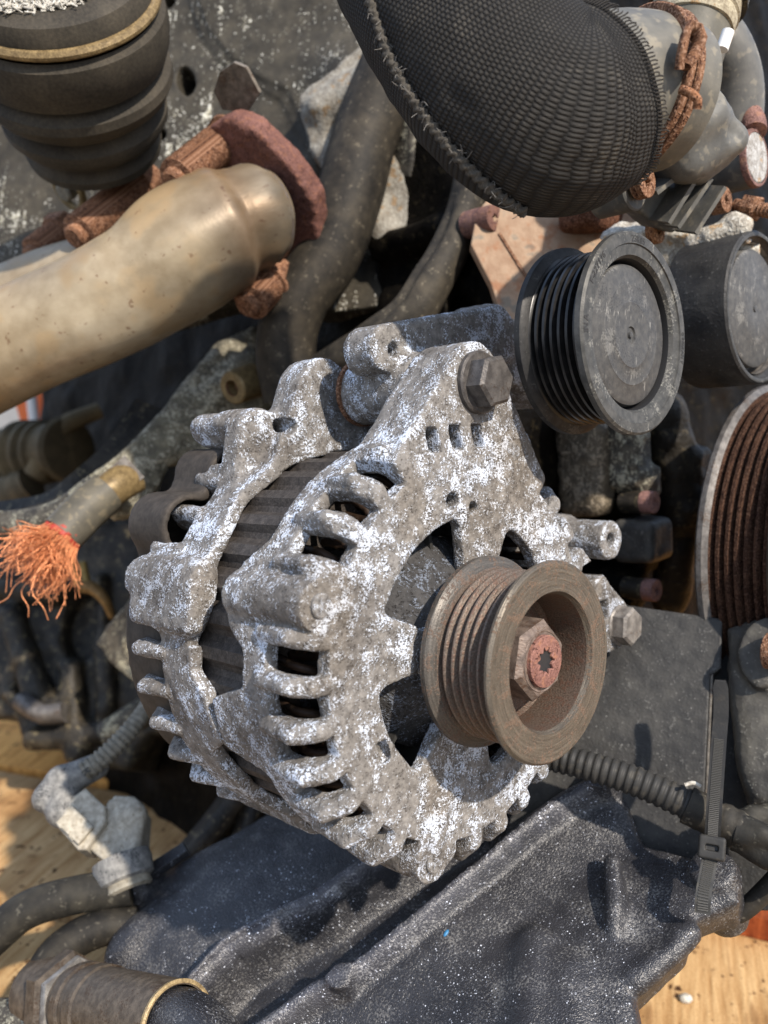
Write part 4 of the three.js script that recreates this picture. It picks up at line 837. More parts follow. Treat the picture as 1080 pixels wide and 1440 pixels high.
function ribbon(pts, face, w, th, n = 60, wf = () => 1) { // flat strip of rectangular section
  const c = new THREE.CatmullRomCurve3(pts, false, 'centripetal'), pos = [], idx = [], uv = [], ps = c.getSpacedPoints(n);
  for (let i = 0; i <= n; i++) {
    const T = ps[Math.min(i + 1, n)].clone().sub(ps[Math.max(i - 1, 0)]).normalize(), X = T.clone().cross(face).normalize(), Z = X.clone().cross(T), k = wf(i / n);
    for (const [a, b] of [[-1, 1], [1, 1], [1, 1], [1, -1], [1, -1], [-1, -1], [-1, -1], [-1, 1]]) { const p = ps[i].clone().addScaledVector(X, a * w / 2 * k).addScaledVector(Z, b * th / 2); pos.push(p.x, p.y, p.z); uv.push(a * w / 2, i / n * c.getLength()); }
    if (i < n) for (let s = 0; s < 4; s++) { const q = i * 8 + s * 2; idx.push(q, q + 8, q + 9, q, q + 9, q + 1); }
  }
  for (const e of [0, n]) { const q = e * 8; idx.push(q, q + 2, q + 4, q, q + 4, q + 6); }
  return geo(pos, idx, uv);
}
{
  const t = thing('cable_tie', 'black toothed cable tie standing upright round the conduit', 'cable tie', P(1003, 1190, 0.292));
  const face = camera.position.clone().sub(P(1003, 1150, 0.292)).normalize();
  const up = [P(1013, 956, 0.306), P(1014, 1000, 0.304), P(1012, 1028, 0.302), P(1008, 1080, 0.294), P(1004, 1140, 0.288), P(1001, 1195, 0.2885)];
  part(t, 'strap', ribbon(up, face, 0.0049, 0.0012, 80, (q) => q < 0.04 ? 0.7 + 7 * q : 1), tinted(M.plastic, 0.17, 0.17, 0.18));
  const dn = [P(1001, 1195, 0.2885), P(995, 1225, 0.283), P(989, 1260, 0.2765), P(988, 1284, 0.276)];
  part(t, 'tail', ribbon(dn, face, 0.0047, 0.0012, 50), tinted(M.plastic, 0.42, 0.42, 0.43));
  const teeth = [];
  for (const [pts, q0, q1, n] of [[up, 0.36, 0.97, 62], [dn, 0.12, 0.98, 26]]) {
    const c = new THREE.CatmullRomCurve3(pts, false, 'centripetal');
    for (let i = 0; i < n; i++) { const q = lerp(q0, q1, i / n), T = c.getTangentAt(q), X = T.clone().cross(face).normalize(), Z = X.clone().cross(T), m = new THREE.Matrix4().makeBasis(X, T, Z).setPosition(c.getPointAt(q).addScaledVector(Z, 0.00066)); m.multiply(new THREE.Matrix4().makeRotationX(0.5)); teeth.push(new THREE.BoxGeometry(0.0031, 0.00042, 0.00035).applyMatrix4(m)); }
  }
  part(t, 'teeth', merge(teeth), tinted(M.plastic, 0.55, 0.55, 0.56)).userData.kind = 'stuff';
  const hd = (x, y, z) => smax(rbox3(x, y, z, 4.2, 3.7, 2.6, 1), -rbox3(x, y, z - 2.6, 2.0, 0.9, 1.4, 0.3), 0.4);
  part(t, 'head', moved(solid(hd, [-6, -6, -5], [6, 6, 5], 0.3), frame(P(1001, 1192, 0.2868), face)), M.darkPlastic);
}
{
  const t = thing('black_tube', 'thin black metal tube curving out below the cable tie', 'tube', P(1040, 1270, 0.31));
  part(t, 'tube', tube([P(955, 1303, 0.305), P(1000, 1295, 0.304), P(1042, 1282, 0.302), P(1072, 1256, 0.30), P(1110, 1215, 0.297)], 0.0033, { m: 24 }), tinted(M.rubber, 0.6, 0.62, 0.66));
}
// ---------------------------------------------------------------- wooden pallet and yard
{
  const yard = new THREE.PlaneGeometry(40, 40); yard.rotateX(-Math.PI / 2); const u = yard.attributes.uv; for (let i = 0; i < u.count; i++) u.setXY(i, u.getX(i) * 40, u.getY(i) * 40); yard.translate(0, -0.14, 0);
  struct('ground', yard, M.yard);
  const t = thing('wooden_pallet', 'stained wooden pallet of rough planks under the engine', 'pallet', V3(0, -0.11, -0.6));
  const R = rng(9), turn = new THREE.Matrix4().makeRotationY(-0.30);
  for (let i = 0; i < 11; i++) {
    const w = 0.118 + 0.012 * R(), g = new THREE.BoxGeometry(1.7, 0.022, w, 60, 1, 6), p = g.attributes.position;
    for (let k = 0; k < p.count; k++) { const x = p.getX(k), z = p.getZ(k); p.setY(k, p.getY(k) + 0.0012 * n3(x * 9, i * 7, z * 30) - (Math.abs(z) > w * 0.49 ? 0.0015 : 0)); p.setZ(k, z + 0.0015 * n3(x * 12, i * 3, Math.sign(z))); }
    g.computeVertexNormals();
    const b = boxUV(g), uv = b.attributes.uv; for (let k = 0; k < uv.count; k++) uv.setXY(k, uv.getX(k) + R.length + i * 0.37, uv.getY(k) + i * 0.61);
    b.translate(0.05 * (R() - 0.5), -0.011 + 0.002 * R(), -0.15 - i * 0.137); b.applyMatrix4(turn); b.translate(0.1, 0, 0.02);
    const s = 0.88 + 0.2 * R(); part(t, 'plank', b, i < 3 ? tinted(M.wood, s * 0.86, s * (0.82 + 0.05 * R()), s * 0.8) : tinted(M.wood, s * 1.5, s * (1.1 + 0.05 * R()), s * 0.66));  // far planks brighter and warmer: sunlight put into their colour
  }
  for (let k = 0; k < 3; k++) { const g = boxUV(new THREE.BoxGeometry(0.1, 0.08, 1.6)); g.translate(-0.65 + k * 0.62, -0.065, -0.82); g.applyMatrix4(turn); g.translate(0.1, 0, 0.02); part(t, 'bearer', g, tinted(M.wood, 0.7, 0.66, 0.6)); }
  const r = thing('red_board', 'short reddish brown board lying on the pale planks at the lower right', 'board', V3(0.2, 0.006, -0.45));
  const g = boxUV(new THREE.BoxGeometry(0.16, 0.012, 0.03, 1, 1, 1)); g.applyMatrix4(new THREE.Matrix4().makeRotationY(-0.42)); g.translate(0.215, 0.0065, -0.424);
  part(r, 'board', g, M.woodRed);
  const st = thing('pale_chip', 'small white chip lying on the wood at the lower right corner', 'chip', P(964, 1404, 0.419));
  part(st, 'chip', boxUV(new THREE.IcosahedronGeometry(0.0028, 1).scale(1.2, 0.7, 1).applyMatrix4(T4(0, 0, 0))).applyMatrix4(new THREE.Matrix4().setPosition(P(964, 1404, 0.419))), M.pale);
}

// ---------------------------------------------------------------- sensor with its plug, lower left
{
  const pl = planeOf(P(100, 1110, 0.395), P(200, 1215, 0.378), P(200, 1110, 0.395)), h = (x, y) => pl.hit(x, y);
  const t = thing('sensor_plug', 'pale grey sensor and plug with a blue-grey elbow boot, lower left', 'sensor', pl.M);
  const a = h(68, 1124), b = h(90, 1102), c = h(135, 1078), q = h(92, 1140);
  const boot = (x, y, z) => smin(smin(capsule(x, y, z, [a[0], a[1], 2], [b[0], b[1], 2], 6.4, 7.2), capsule(x, y, z, [b[0], b[1], 2], [c[0], c[1], 0], 7.2, 5.8), 1.5), capsule(x, y, z, [b[0], b[1], 2], [q[0], q[1], 2], 7, 8), 2) + 0.1 * n3(x, y, z);
  part(t, 'boot', solid(boot, [-25, -25, -12], [30, 20, 14], 0.6), M.blueGrey, false);
  const hs = [[88, 1168], [112, 1128], [128, 1116], [156, 1142], [157, 1164], [130, 1202], [118, 1202]].map((p) => h(...p)), l1 = h(104, 1163), l2 = h(120, 1180), dir = Math.atan2(h(150, 1142)[1] - h(100, 1185)[1], h(150, 1142)[0] - h(100, 1185)[0]);
  const rot = (x, y, o) => { const X = x - o[0], Y = y - o[1]; return [X * Math.cos(dir) + Y * Math.sin(dir), -X * Math.sin(dir) + Y * Math.cos(dir)]; };
  const hb = extrude(hs, 15, 1.2).translate(0, 0, -0.0065);
  part(t, 'plug_housing', boxUV(hb), M.grey, false);
  const sl = (o) => [[-3, -0.9], [3, -0.9], [3, 0.9], [-3, 0.9]].map(([X, Y]) => [o[0] + X * Math.cos(dir) - Y * Math.sin(dir), o[1] + X * Math.sin(dir) + Y * Math.cos(dir)]);
  const latchP = [[90, 1166], [113, 1143], [141, 1172], [121, 1196]].map((p) => h(...p));
  for (const l of [l1, l2]) { const g = new THREE.BoxGeometry(0.006, 0.0019, 0.0012); g.applyMatrix4(R4z(dir)); g.translate(l[0] / 1000, l[1] / 1000, 0.0112); part(t, 'slot', g, tinted(M.grey, 0.18, 0.18, 0.18), false); }  // dark bars in the latch openings, their shade put into the colour
  part(t, 'latch', boxUV(extrude(latchP, 3, 0.4, [sl(l1), sl(l2)]).translate(0, 0, 0.0085)), tinted(M.grey, 1.05, 1.05, 1.04), false);
  const bodyP = [[150, 1140], [165, 1122], [192, 1124], [206, 1144], [204, 1172], [202, 1200], [150, 1215], [128, 1196]].map((p) => h(...p)), bump1 = h(186, 1150);
  const body = (x, y, z) => { let d = smax(poly2(x, y, bodyP), Math.abs(z + 3) - 9, 2.5); d = smin(d, Math.hypot(x - bump1[0], y - bump1[1], z - 2) - 6.5, 3); d = smin(d, capsule(x, y, z, [...h(160, 1134), 5], [...h(202, 1146), 4], 1.5), 0.8); d = smin(d, capsule(x, y, z, [...h(166, 1150), 5.5], [...h(150, 1200), 5.5], 1.2), 0.8); d = smin(d, capsule(x, y, z, [...h(196, 1160), 5.5], [...h(192, 1206), 5.5], 1.1), 0.8); return d + 0.12 * n3(x * 0.8, y * 0.8, z); };
  part(t, 'sensor_body', solid(body, [0, -50, -15], [52, 4, 13], 0.6), M.grey, false);
  const cD = P(150, 1130, 0.385).sub(P(178, 1232, 0.372)).normalize(), CF = frame(P(172, 1214, 0.375), cD);
  part(t, 'collar', moved(lathe([[9, 3], [12, 2.4], [12.4, -1], [11.6, -7], [10, -8]]), CF), M.blueGrey);
  part(t, 'seal', moved(lathe([[7, -7], [9.6, -7.4], [9.8, -11], [8, -12]]), CF), tinted(M.grey, 0.8, 0.8, 0.78));
  const cab = [P(118, 1086, 0.393), P(142, 1068, 0.396), P(175, 1036, 0.402), P(203, 1000, 0.41), P(228, 955, 0.42)];
  part(t, 'ribbed_cable', tube(cab, (q) => 0.0044 - 0.0002 * q, { step: 0.0003, m: 28, disp: (s) => { const q = (s / 0.0026) % 1, k = 1 - sst(0.022, 0.036, s) * 0.85; return k * 0.0007 * (sst(0.05, 0.3, q) - sst(0.55, 0.8, q)) - 0.0004; } }), tinted(M.grey, 0.52, 0.53, 0.53));
  part(t, 'lettering', moved(merge([lettering('K', 3.4, 4, Math.PI / 2, 0)]), frame(P(110, 1093, 0.3845), camera.position.clone().sub(P(110, 1093, 0.3845)), dirW(0.8, 0.6, 0))), M.print);
}
// ---------------------------------------------------------------- pipes and union at the lower left
{
  const t = thing('coolant_pipe', 'upper of two black bent pipes leaving the cover at the left', 'pipe', P(60, 1265, 0.37));
  part(t, 'pipe', tube([P(-70, 1372, 0.362), P(-10, 1318, 0.362), P(35, 1281, 0.364), P(95, 1261, 0.368), P(185, 1246, 0.372)], 0.0076, { m: 36 }), tinted(M.rubber, 0.62, 0.66, 0.7));
  const t2 = thing('coolant_pipe', 'lower black bent pipe curling down into the brownish union', 'pipe', P(90, 1320, 0.36));
  part(t2, 'pipe', tube([P(190, 1300, 0.37), P(145, 1304, 0.366), P(100, 1325, 0.36), P(68, 1358, 0.352), P(62, 1400, 0.345), P(85, 1440, 0.34)], 0.0074, { m: 36 }), tinted(M.rubber, 0.55, 0.57, 0.6));
  const t3 = thing('grey_pipe', 'short grey pipe entering from the bottom left corner', 'pipe', P(20, 1430, 0.345));
  part(t3, 'pipe', tube([P(-60, 1432, 0.36), P(20, 1434, 0.345), P(70, 1440, 0.335)], 0.0075, { m: 32 }), M.castDull);
  const u = thing('pipe_union', 'brownish metal pipe union with hexagonal nut at the bottom left', 'pipe union', P(150, 1420, 0.31));
  const A = P(86, 1402, 0.338), B = P(250, 1442, 0.285), D = B.clone().sub(A).normalize(), L = frame(A, D), len = A.distanceTo(B) * 1000;
  const brn = tinted(M.steel, 0.62, 0.54, 0.45);
  part(u, 'body', moved(lathe([[0, 2], [12, 2], [13.2, 0], [13.2, -16], [9, -20], [7, -26]]), L), brn);
  part(u, 'nut', moved(hex(29, 9, { turn: 0.2 }).translate(0, 0, 0.001), L), brn);
  part(u, 'nut_rim', moved(lathe([[11, 13.2], [14.8, 13], [15.3, 12], [15.3, 10.6], [14.6, 9.6]], { m: 6, a0: 0.2 }), L), tinted(M.steel, 1.1, 1.15, 1.2));
  part(u, 'sleeve', moved(lathe([[11.8, len], [12.9, len], [13.2, len - 0.8], [13.2, 34], [13.9, 33], [13.9, 28], [13, 27], [13, 23], [13.8, 22], [13.8, 18], [12.4, 17], [12.4, 9]]), L), brn);
  part(u, 'sleeve_rim', moved(lathe([[12.2, len + 0.5], [12.8, len + 0.7], [13.5, len + 0.2], [13.4, len - 1]]), L), tinted(M.brass, 1.3, 1.35, 1.4));
  part(u, 'inner_hose', tube([A.clone().addScaledVector(D, (len - 12) / 1000), B.clone().addScaledVector(D, 0.006), P(300, 1480, 0.27), P(330, 1540, 0.26)], 0.0108, { m: 40 }), M.blackCast);
}
// ---------------------------------------------------------------- exhaust, flange and studs
const planeON = (o, n) => { const x = frame(o, n), a = V3(0.1, 0, 0).applyMatrix4(x), b = V3(0, 0.1, 0).applyMatrix4(x); return planeOf(o, a, b); };
const exM = dirW(-0.42, -0.68, 0.60).normalize();
{
  const pl = planeON(P(385, 300, 0.40), exM), h = (x, y) => pl.hit(x, y);
  const t = thing('exhaust_pipe', 'tan heat-stained steel exhaust pipe coming in from the left', 'exhaust pipe', P(250, 380, 0.39));
  const line = [P(-90, 548, 0.40), P(30, 477, 0.39), P(142, 428, 0.382), P(207, 392, 0.38), P(268, 347, 0.379), P(316, 321, 0.382), P(350, 309, 0.386), P(375, 305, 0.392)];
  const dent = (s, a, q) => 0.0016 * n3(s * 22, Math.cos(a) * 1.6, Math.sin(a) * 1.6) - 0.0022 * Math.exp(-(((q - 0.905) / 0.014) ** 2)) * (0.7 + 0.3 * Math.cos(a * 2));
  const RQ = [0, 0.26, 0.48, 0.62, 0.76, 0.87, 0.94, 1], RV = [22.5, 23.6, 23.6, 24.2, 26.8, 25.6, 21.4, 19.2];
  const rr = (q) => { let i = 0; while (i < 6 && q > RQ[i + 1]) i++; return lerp(RV[i], RV[i + 1], sst(RQ[i], RQ[i + 1], q)) / 1000; };
  const cut = new THREE.CatmullRomCurve3(line, false, 'centripetal'), seg = (a, b) => Array.from({ length: 14 }, (_, i) => cut.getPointAt(lerp(a, b, i / 13)));
  const heat = (q, s, a) => { // colours that the heat has left in the metal
    const w = q + 0.025 * n3(s * 60, Math.cos(a) * 2, Math.sin(a) * 2), k = sst(0.72, 0.86, w), e = Math.exp(-(((w - 0.9) / 0.035) ** 2)), f = Math.exp(-(((w - 0.97) / 0.03) ** 2)), m = 0.9 + 0.2 * n3(s * 25, Math.cos(a) * 3, Math.sin(a) * 3);
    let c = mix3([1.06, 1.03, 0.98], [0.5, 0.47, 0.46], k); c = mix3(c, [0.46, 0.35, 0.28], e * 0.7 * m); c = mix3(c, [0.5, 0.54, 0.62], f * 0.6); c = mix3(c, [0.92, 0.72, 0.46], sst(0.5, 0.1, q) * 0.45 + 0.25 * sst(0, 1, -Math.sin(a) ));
    return c.map((v) => v * m);
  };
  part(t, 'pipe', tube(line, rr, { m: 80, step: 0.0014, disp: (s, a, q) => dent(s, a, q) + 0.0012 * Math.exp(-(((q - 0.96) / 0.02) ** 2)), color: heat, cap: false }), M.pipeV);
  part(t, 'weld', moved(lathe([[16, -0.6], [19.4, -0.2], [20.4, -1.4], [19.2, -2.4]], { m: 80, wob: (a) => 0.012 * Math.sin(a * 23) }), frame(line[7], line[7].clone().sub(line[6]))), M.pipeHot);
  part(t, 'branch', tube([P(-80, 455, 0.42), P(0, 428, 0.418), P(70, 400, 0.415), P(140, 380, 0.41)], 0.0165, { m: 48 }), tinted(M.pipe, 0.8, 0.76, 0.72));
  const fl = thing('exhaust_flange', 'thick rusty maroon flange plate at the end of the exhaust pipe', 'flange', pl.M);
  const out = [[286, 196], [296, 166], [318, 154], [348, 168], [404, 222], [440, 275], [448, 336], [430, 396], [398, 434], [364, 450], [334, 440], [326, 412], [318, 340], [300, 250]].map((p) => h(...p));
  const oc = out.reduce((s, p) => [s[0] + p[0] / out.length, s[1] + p[1] / out.length], [0, 0]), inn = out.map((p) => [oc[0] + (p[0] - oc[0]) * 0.8, oc[1] + (p[1] - oc[1]) * 0.8]);
  const ff = (x, y, z) => smax(poly2(x, y, inn) - 6.5, Math.abs(z + 6) - 6, 2.5) + 0.35 * n3(x * 0.4, y * 0.4, z * 0.4) + 0.2 * n3(x * 1.2, y * 1.2, z * 1.2);
  part(fl, 'plate', solid(ff, [Math.min(...out.map((p) => p[0])) - 4, Math.min(...out.map((p) => p[1])) - 4, -18], [Math.max(...out.map((p) => p[0])) + 4, Math.max(...out.map((p) => p[1])) + 4, 5], 0.9), tinted(M.rustPink, 0.88, 0.74, 0.68), false);
  const tab = [[272, 150], [280, 122], [300, 108], [318, 116], [338, 152], [320, 180], [285, 176]].map((p) => h(...p));
  part(fl, 'gasket_tab', boxUV(extrude(tab, 1.2, 0.3).translate(0, 0, -0.0175)), tinted(M.steel, 1.2, 1.12, 1.0), false);
  const spots = [[322, 192, 0.397, 46, 'rusty threaded stud at the top of the exhaust flange'], [196, 262, 0.42, 50, 'rusty stud with a square nut, second from the right above the exhaust pipe'], [86, 330, 0.455, 24, 'brown rusty stud at the far left above the exhaust pipe'], [380, 396, 0.402, 22, 'orange rusty stud under the exhaust pipe end']];
  for (const [x, y, d, L, lb] of spots) {
    const s = thing('exhaust_stud', lb, 'stud', frame(P(x, y, d), exM), 'exhaust studs');
    const prof = [[0, L], [4.2, L], [5.4, L - 1], [5.6, L - 4], [8.4, L - 4.6]];
    for (let z = L - 5; z > 4; z -= 1.1) prof.push([8.7, z], [8.2, z - 0.55]);
    prof.push([8.4, 3], [10, 2.4], [10, 0.6], [7, 0], [7, -10]);
    const j = d * 100;
    part(s, 'threaded_sleeve', boxUV(lathe(prof, { m: 40, wob: (a, r, z) => 0.02 * n3(Math.cos(a) * 2.3, Math.sin(a) * 2.3, z * 0.7 + j) + 0.02 * n3(Math.cos(a) * 6, Math.sin(a) * 6, z + j) })), tinted(M.rust, 1.02, 0.98, 0.96), false);
    if (y === 272) part(s, 'nut', hex(22, 9, { n: 4, turn: 0.3 }).translate(0, 0, -0.006), M.rustPink, false);
    if (y === 330) part(s, 'nut', hex(20, 7).translate(0, 0, -0.005), M.rust, false);
  }
}
// ---------------------------------------------------------------- alloy wall behind the exhaust
const wallP = planeOf(P(240, 60, 0.475), P(240, 330, 0.465), P(520, 180, 0.445));
{
  const h = (x, y) => wallP.hit(x, y), t = thing('head_casting', 'greasy flaking alloy wall with dark round holes, upper left', 'engine casting', wallP.M);
  const out = [[-120, -90], [640, -90], [640, 420], [470, 440], [330, 420], [120, 480], [-40, 520], [-120, 500]].map((p) => h(...p));
  const st = chain(wallP, [[255, -90], [272, 0], [288, 50], [318, 88], [355, 118], [400, 140], [418, 178], [440, 208], [475, 260], [520, 330]]);
  const ed = chain(wallP, [[330, 130], [395, 205], [455, 275], [520, 350]]);
  const h1 = h(262, 115), h2 = h(228, 190), h3 = h(238, 4), rc = h(180, 168), bl = h(500, 120), bl2 = h(455, 235), vy = h(470, 185), kn = h(445, 205);
  const f = (x, y, z) => {
    const [d1, s1] = chainDist(x, y, st); let hh = 1.3 * n3(x * 0.05, y * 0.05, 7);
    hh += (s1 > 0 ? 4.5 * sst(0, 5, d1) : 0) + 2.2 * Math.exp(-d1 * d1 / 6);
    hh += 13 * Math.exp(-((x - bl[0]) ** 2 / 330 + (y - bl[1]) ** 2 / 330)) + 9 * Math.exp(-((x - bl2[0]) ** 2 / 120 + (y - bl2[1]) ** 2 / 260)) - 5 * Math.exp(-((x - vy[0]) ** 2 + (y - vy[1]) ** 2) / 60);
    let d = smax(poly2(x, y, out), (z - hh) * 0.8, 2); d = Math.max(d, -(z + 22));
    d = smax(d, -Math.max(Math.hypot((x - h1[0]) * 1.35 + (y - h1[1]) * 0.3, (y - h1[1]) * 0.92) - 7.4, Math.abs(z) - 20), 1);
    d = smax(d, -Math.max(Math.hypot((x - h2[0]) * 1.2, y - h2[1]) - 3.1, Math.abs(z) - 18), 0.6);
    d = smax(d, -Math.max(Math.hypot(x - h3[0], y - h3[1]) - 3.6, Math.abs(z) - 18), 0.6);
    d = smax(d, -rbox3((x - rc[0]) * 0.86 + (y - rc[1]) * 0.5, -(x - rc[0]) * 0.5 + (y - rc[1]) * 0.86, z - 1, 11, 7, 4, 2), 2);
    return d + 0.22 * n3(x * 0.7, y * 0.7, z) ;
  };
  part(t, 'casting', solid(f, [Math.min(...out.map((p) => p[0])) - 3, Math.min(...out.map((p) => p[1])) - 3, -26], [Math.max(...out.map((p) => p[0])) + 3, Math.max(...out.map((p) => p[1])) + 3, 24], 1.15), M.shield, false);
  const e = thing('lifting_eye', 'small pale metal ring between the rubber boot and the studs', 'ring', P(100, 268, 0.44));
  const c = P(97, 266, 0.437), EF = frame(c, exM), pts = []; for (let i = 0; i <= 30; i++) { const a = i / 30 * 6.2832; pts.push(V3(0.0075 * Math.cos(a), 0.0095 * Math.sin(a), 0).applyMatrix4(EF)); }
  part(e, 'ring', tube(pts, 0.0019, { m: 14, n: 60 }), tinted(M.brass, 0.9, 0.95, 0.92));
  part(e, 'pin', moved(lathe([[0, 5], [3.6, 5], [4.6, 4], [4.6, -12]], { m: 32 }), EF), tinted(M.pale, 0.5, 0.5, 0.46));
}
// ---------------------------------------------------------------- rubber boot, upper left
{
  const ax = dirW(0.04, 0.52, 0.85).normalize(), top = P(75, -8, 0.345), L = frame(top, ax);
  const t = thing('rubber_boot', 'dark ribbed rubber boot with a brassy ring in the top left corner', 'boot', L);
  part(t, 'cap', lathe([[0, 9], [30, 9], [36, 7], [38.6, 2], [38.6, -1]], { m: 120 }), M.boot, false);
  part(t, 'ring', lathe([[38.2, 0.8], [40, 0.6], [41.2, -0.8], [41.2, -2], [40, -3.2], [38.2, -3.4]], { m: 120 }), tinted(M.brass, 0.85, 0.85, 0.82), false);
  part(t, 'bellows', lathe([[39.5, -3.6], [42, -5.5], [42.6, -10], [41.4, -16], [37, -20.5], [33.5, -22], [38, -25], [38.4, -28], [35.6, -32.5], [31.5, -35.5], [30, -36.5], [33.6, -39.5], [33.4, -42.5], [30.4, -46.5], [26.8, -49], [25.6, -50], [28.6, -53], [28, -56], [19, -59], [0, -60]].map(([r, z]) => [r * (z < -20 ? 1.06 : 1), z * 1.22]), { m: 120 }), M.boot, false);
  const lint = thing('lint_tuft', 'tuft of white corroded fluff on top of the rubber boot', 'fluff', top), R = rng(77), g = [];
  for (let i = 0; i < 900; i++) { const a = R() * 6.28, r = Math.sqrt(R()), q = (k) => V3((-9 + 27 * r * Math.cos(a) + k * (R() - 0.5) * 5) / 1000, (-17 + 11 * r * Math.sin(a) + k * (R() - 0.5) * 5) / 1000, (9.2 + 2.6 * R() * R()) / 1000).applyMatrix4(L); g.push(tube([q(0), q(1), q(1), q(1.4)], 0.0002 + 0.00035 * R(), { n: 6, m: 5 })); }
  part(lint, 'clump', merge(g), M.pale).userData.kind = 'stuff';
}
{ // chalky shoulder right of the wall; sunlit patch put into its pale colour
  const pl = planeOf(P(440, 120, 0.432), P(560, 120, 0.425), P(520, 330, 0.425)), h = (x, y) => pl.hit(x, y), t = thing('chalky_shoulder', 'chalky tan and bluish alloy shoulder between flange and woven hose', 'engine casting', pl.M);
  const c = [[418, 128], [470, 92], [520, 40], [620, 60], [620, 330], [545, 350], [505, 300], [462, 240], [432, 205]].map((p) => h(...p)), a = h(440, 150), b = h(620, 70), e = h(455, 215), g = h(540, 330);
  const f = (x, y, z) => { let d = smax(poly2(x, y, c), Math.abs(z + 14) - 12, 3); d = smin(d, capsule(x, y, z, [a[0] + 4, a[1], -4], [b[0], b[1], 2], 9, 12), 5); d = smin(d, capsule(x, y, z, [e[0] + 2, e[1], -5], [g[0], g[1], -4], 6, 7), 4); return d + 0.8 * n3(x * 0.15, y * 0.15, z * 0.15) + 0.25 * n3(x * 0.8, y * 0.8, z * 0.8); };
  part(t, 'casting', solid(f, [Math.min(...c.map((p) => p[0])) - 4, Math.min(...c.map((p) => p[1])) - 4, -30], [Math.max(...c.map((p) => p[0])) + 8, Math.max(...c.map((p) => p[1])) + 8, 16], 1.05), tinted(M.pale, 0.52, 0.51, 0.49), false);
}
// ---------------------------------------------------------------- hoses in the middle
{
  const t = thing('rubber_hose', 'wide dusty rubber hose curving down beside the exhaust flange', 'hose', P(460, 320, 0.37));
  part(t, 'hose', tube([P(585, 20, 0.42), P(545, 110, 0.42), P(514, 190, 0.42), P(490, 280, 0.418), P(460, 362, 0.415), P(416, 428, 0.412), P(402, 490, 0.415), P(412, 560, 0.42)], (q) => 0.0156 - 0.0014 * sst(0.5, 0.8, q), { m: 48, disp: (s, a) => 0.0005 * n3(s * 60, a, 3), flat: (q) => 1 - 0.1 * Math.sin(q * 9) }), tinted(M.rubber, 0.7, 0.69, 0.68));
  const t2 = thing('rubber_hose', 'thinner creased rubber hose below the woven hose', 'hose', P(600, 400, 0.39));
  part(t2, 'hose', tube([P(668, 230, 0.39), P(655, 290, 0.39), P(632, 350, 0.388), P(604, 400, 0.386), P(576, 444, 0.386), P(530, 474, 0.39), P(455, 520, 0.41)], (q) => 0.0082 + 0.0016 * Math.exp(-(((q - 0.55) / 0.18) ** 2)), { m: 48, step: 0.002, disp: (s, a, q) => -0.0022 * Math.exp(-(((a - 0.9) / 0.28) ** 2)) * sst(0.1, 0.3, q) * (1 - sst(0.75, 0.9, q)) + 0.0003 * n3(s * 80, a * 2, 6), up: V3(0, 0, 1) }), M.rubber);
}
{ // mottled alloy lump between the two hoses
  const pl = planeOf(P(590, 200, 0.43), P(640, 300, 0.42), P(560, 320, 0.43)), h = (x, y) => pl.hit(x, y), t = thing('grey_casting', 'facetted grey alloy casting glimpsed between the two rubber hoses', 'engine casting', pl.M);
  const c = [[540, 170], [600, 160], [660, 230], [645, 300], [600, 318], [568, 345], [545, 300]].map((p) => h(...p)), k = h(585, 270);
  part(t, 'casting', solid((x, y, z) => smax(smax(poly2(x, y, c), z - 6 - 0.35 * (y - k[1]) + 0.45 * Math.abs(x - k[0]), 1.5), -(z + 26), 2) + 0.3 * n3(x * 0.5, y * 0.5, z * 0.5), [Math.min(...c.map((p) => p[0])) - 3, Math.min(...c.map((p) => p[1])) - 3, -30], [Math.max(...c.map((p) => p[0])) + 3, Math.max(...c.map((p) => p[1])) + 3, 26], 1.1), M.castDull, false);
}
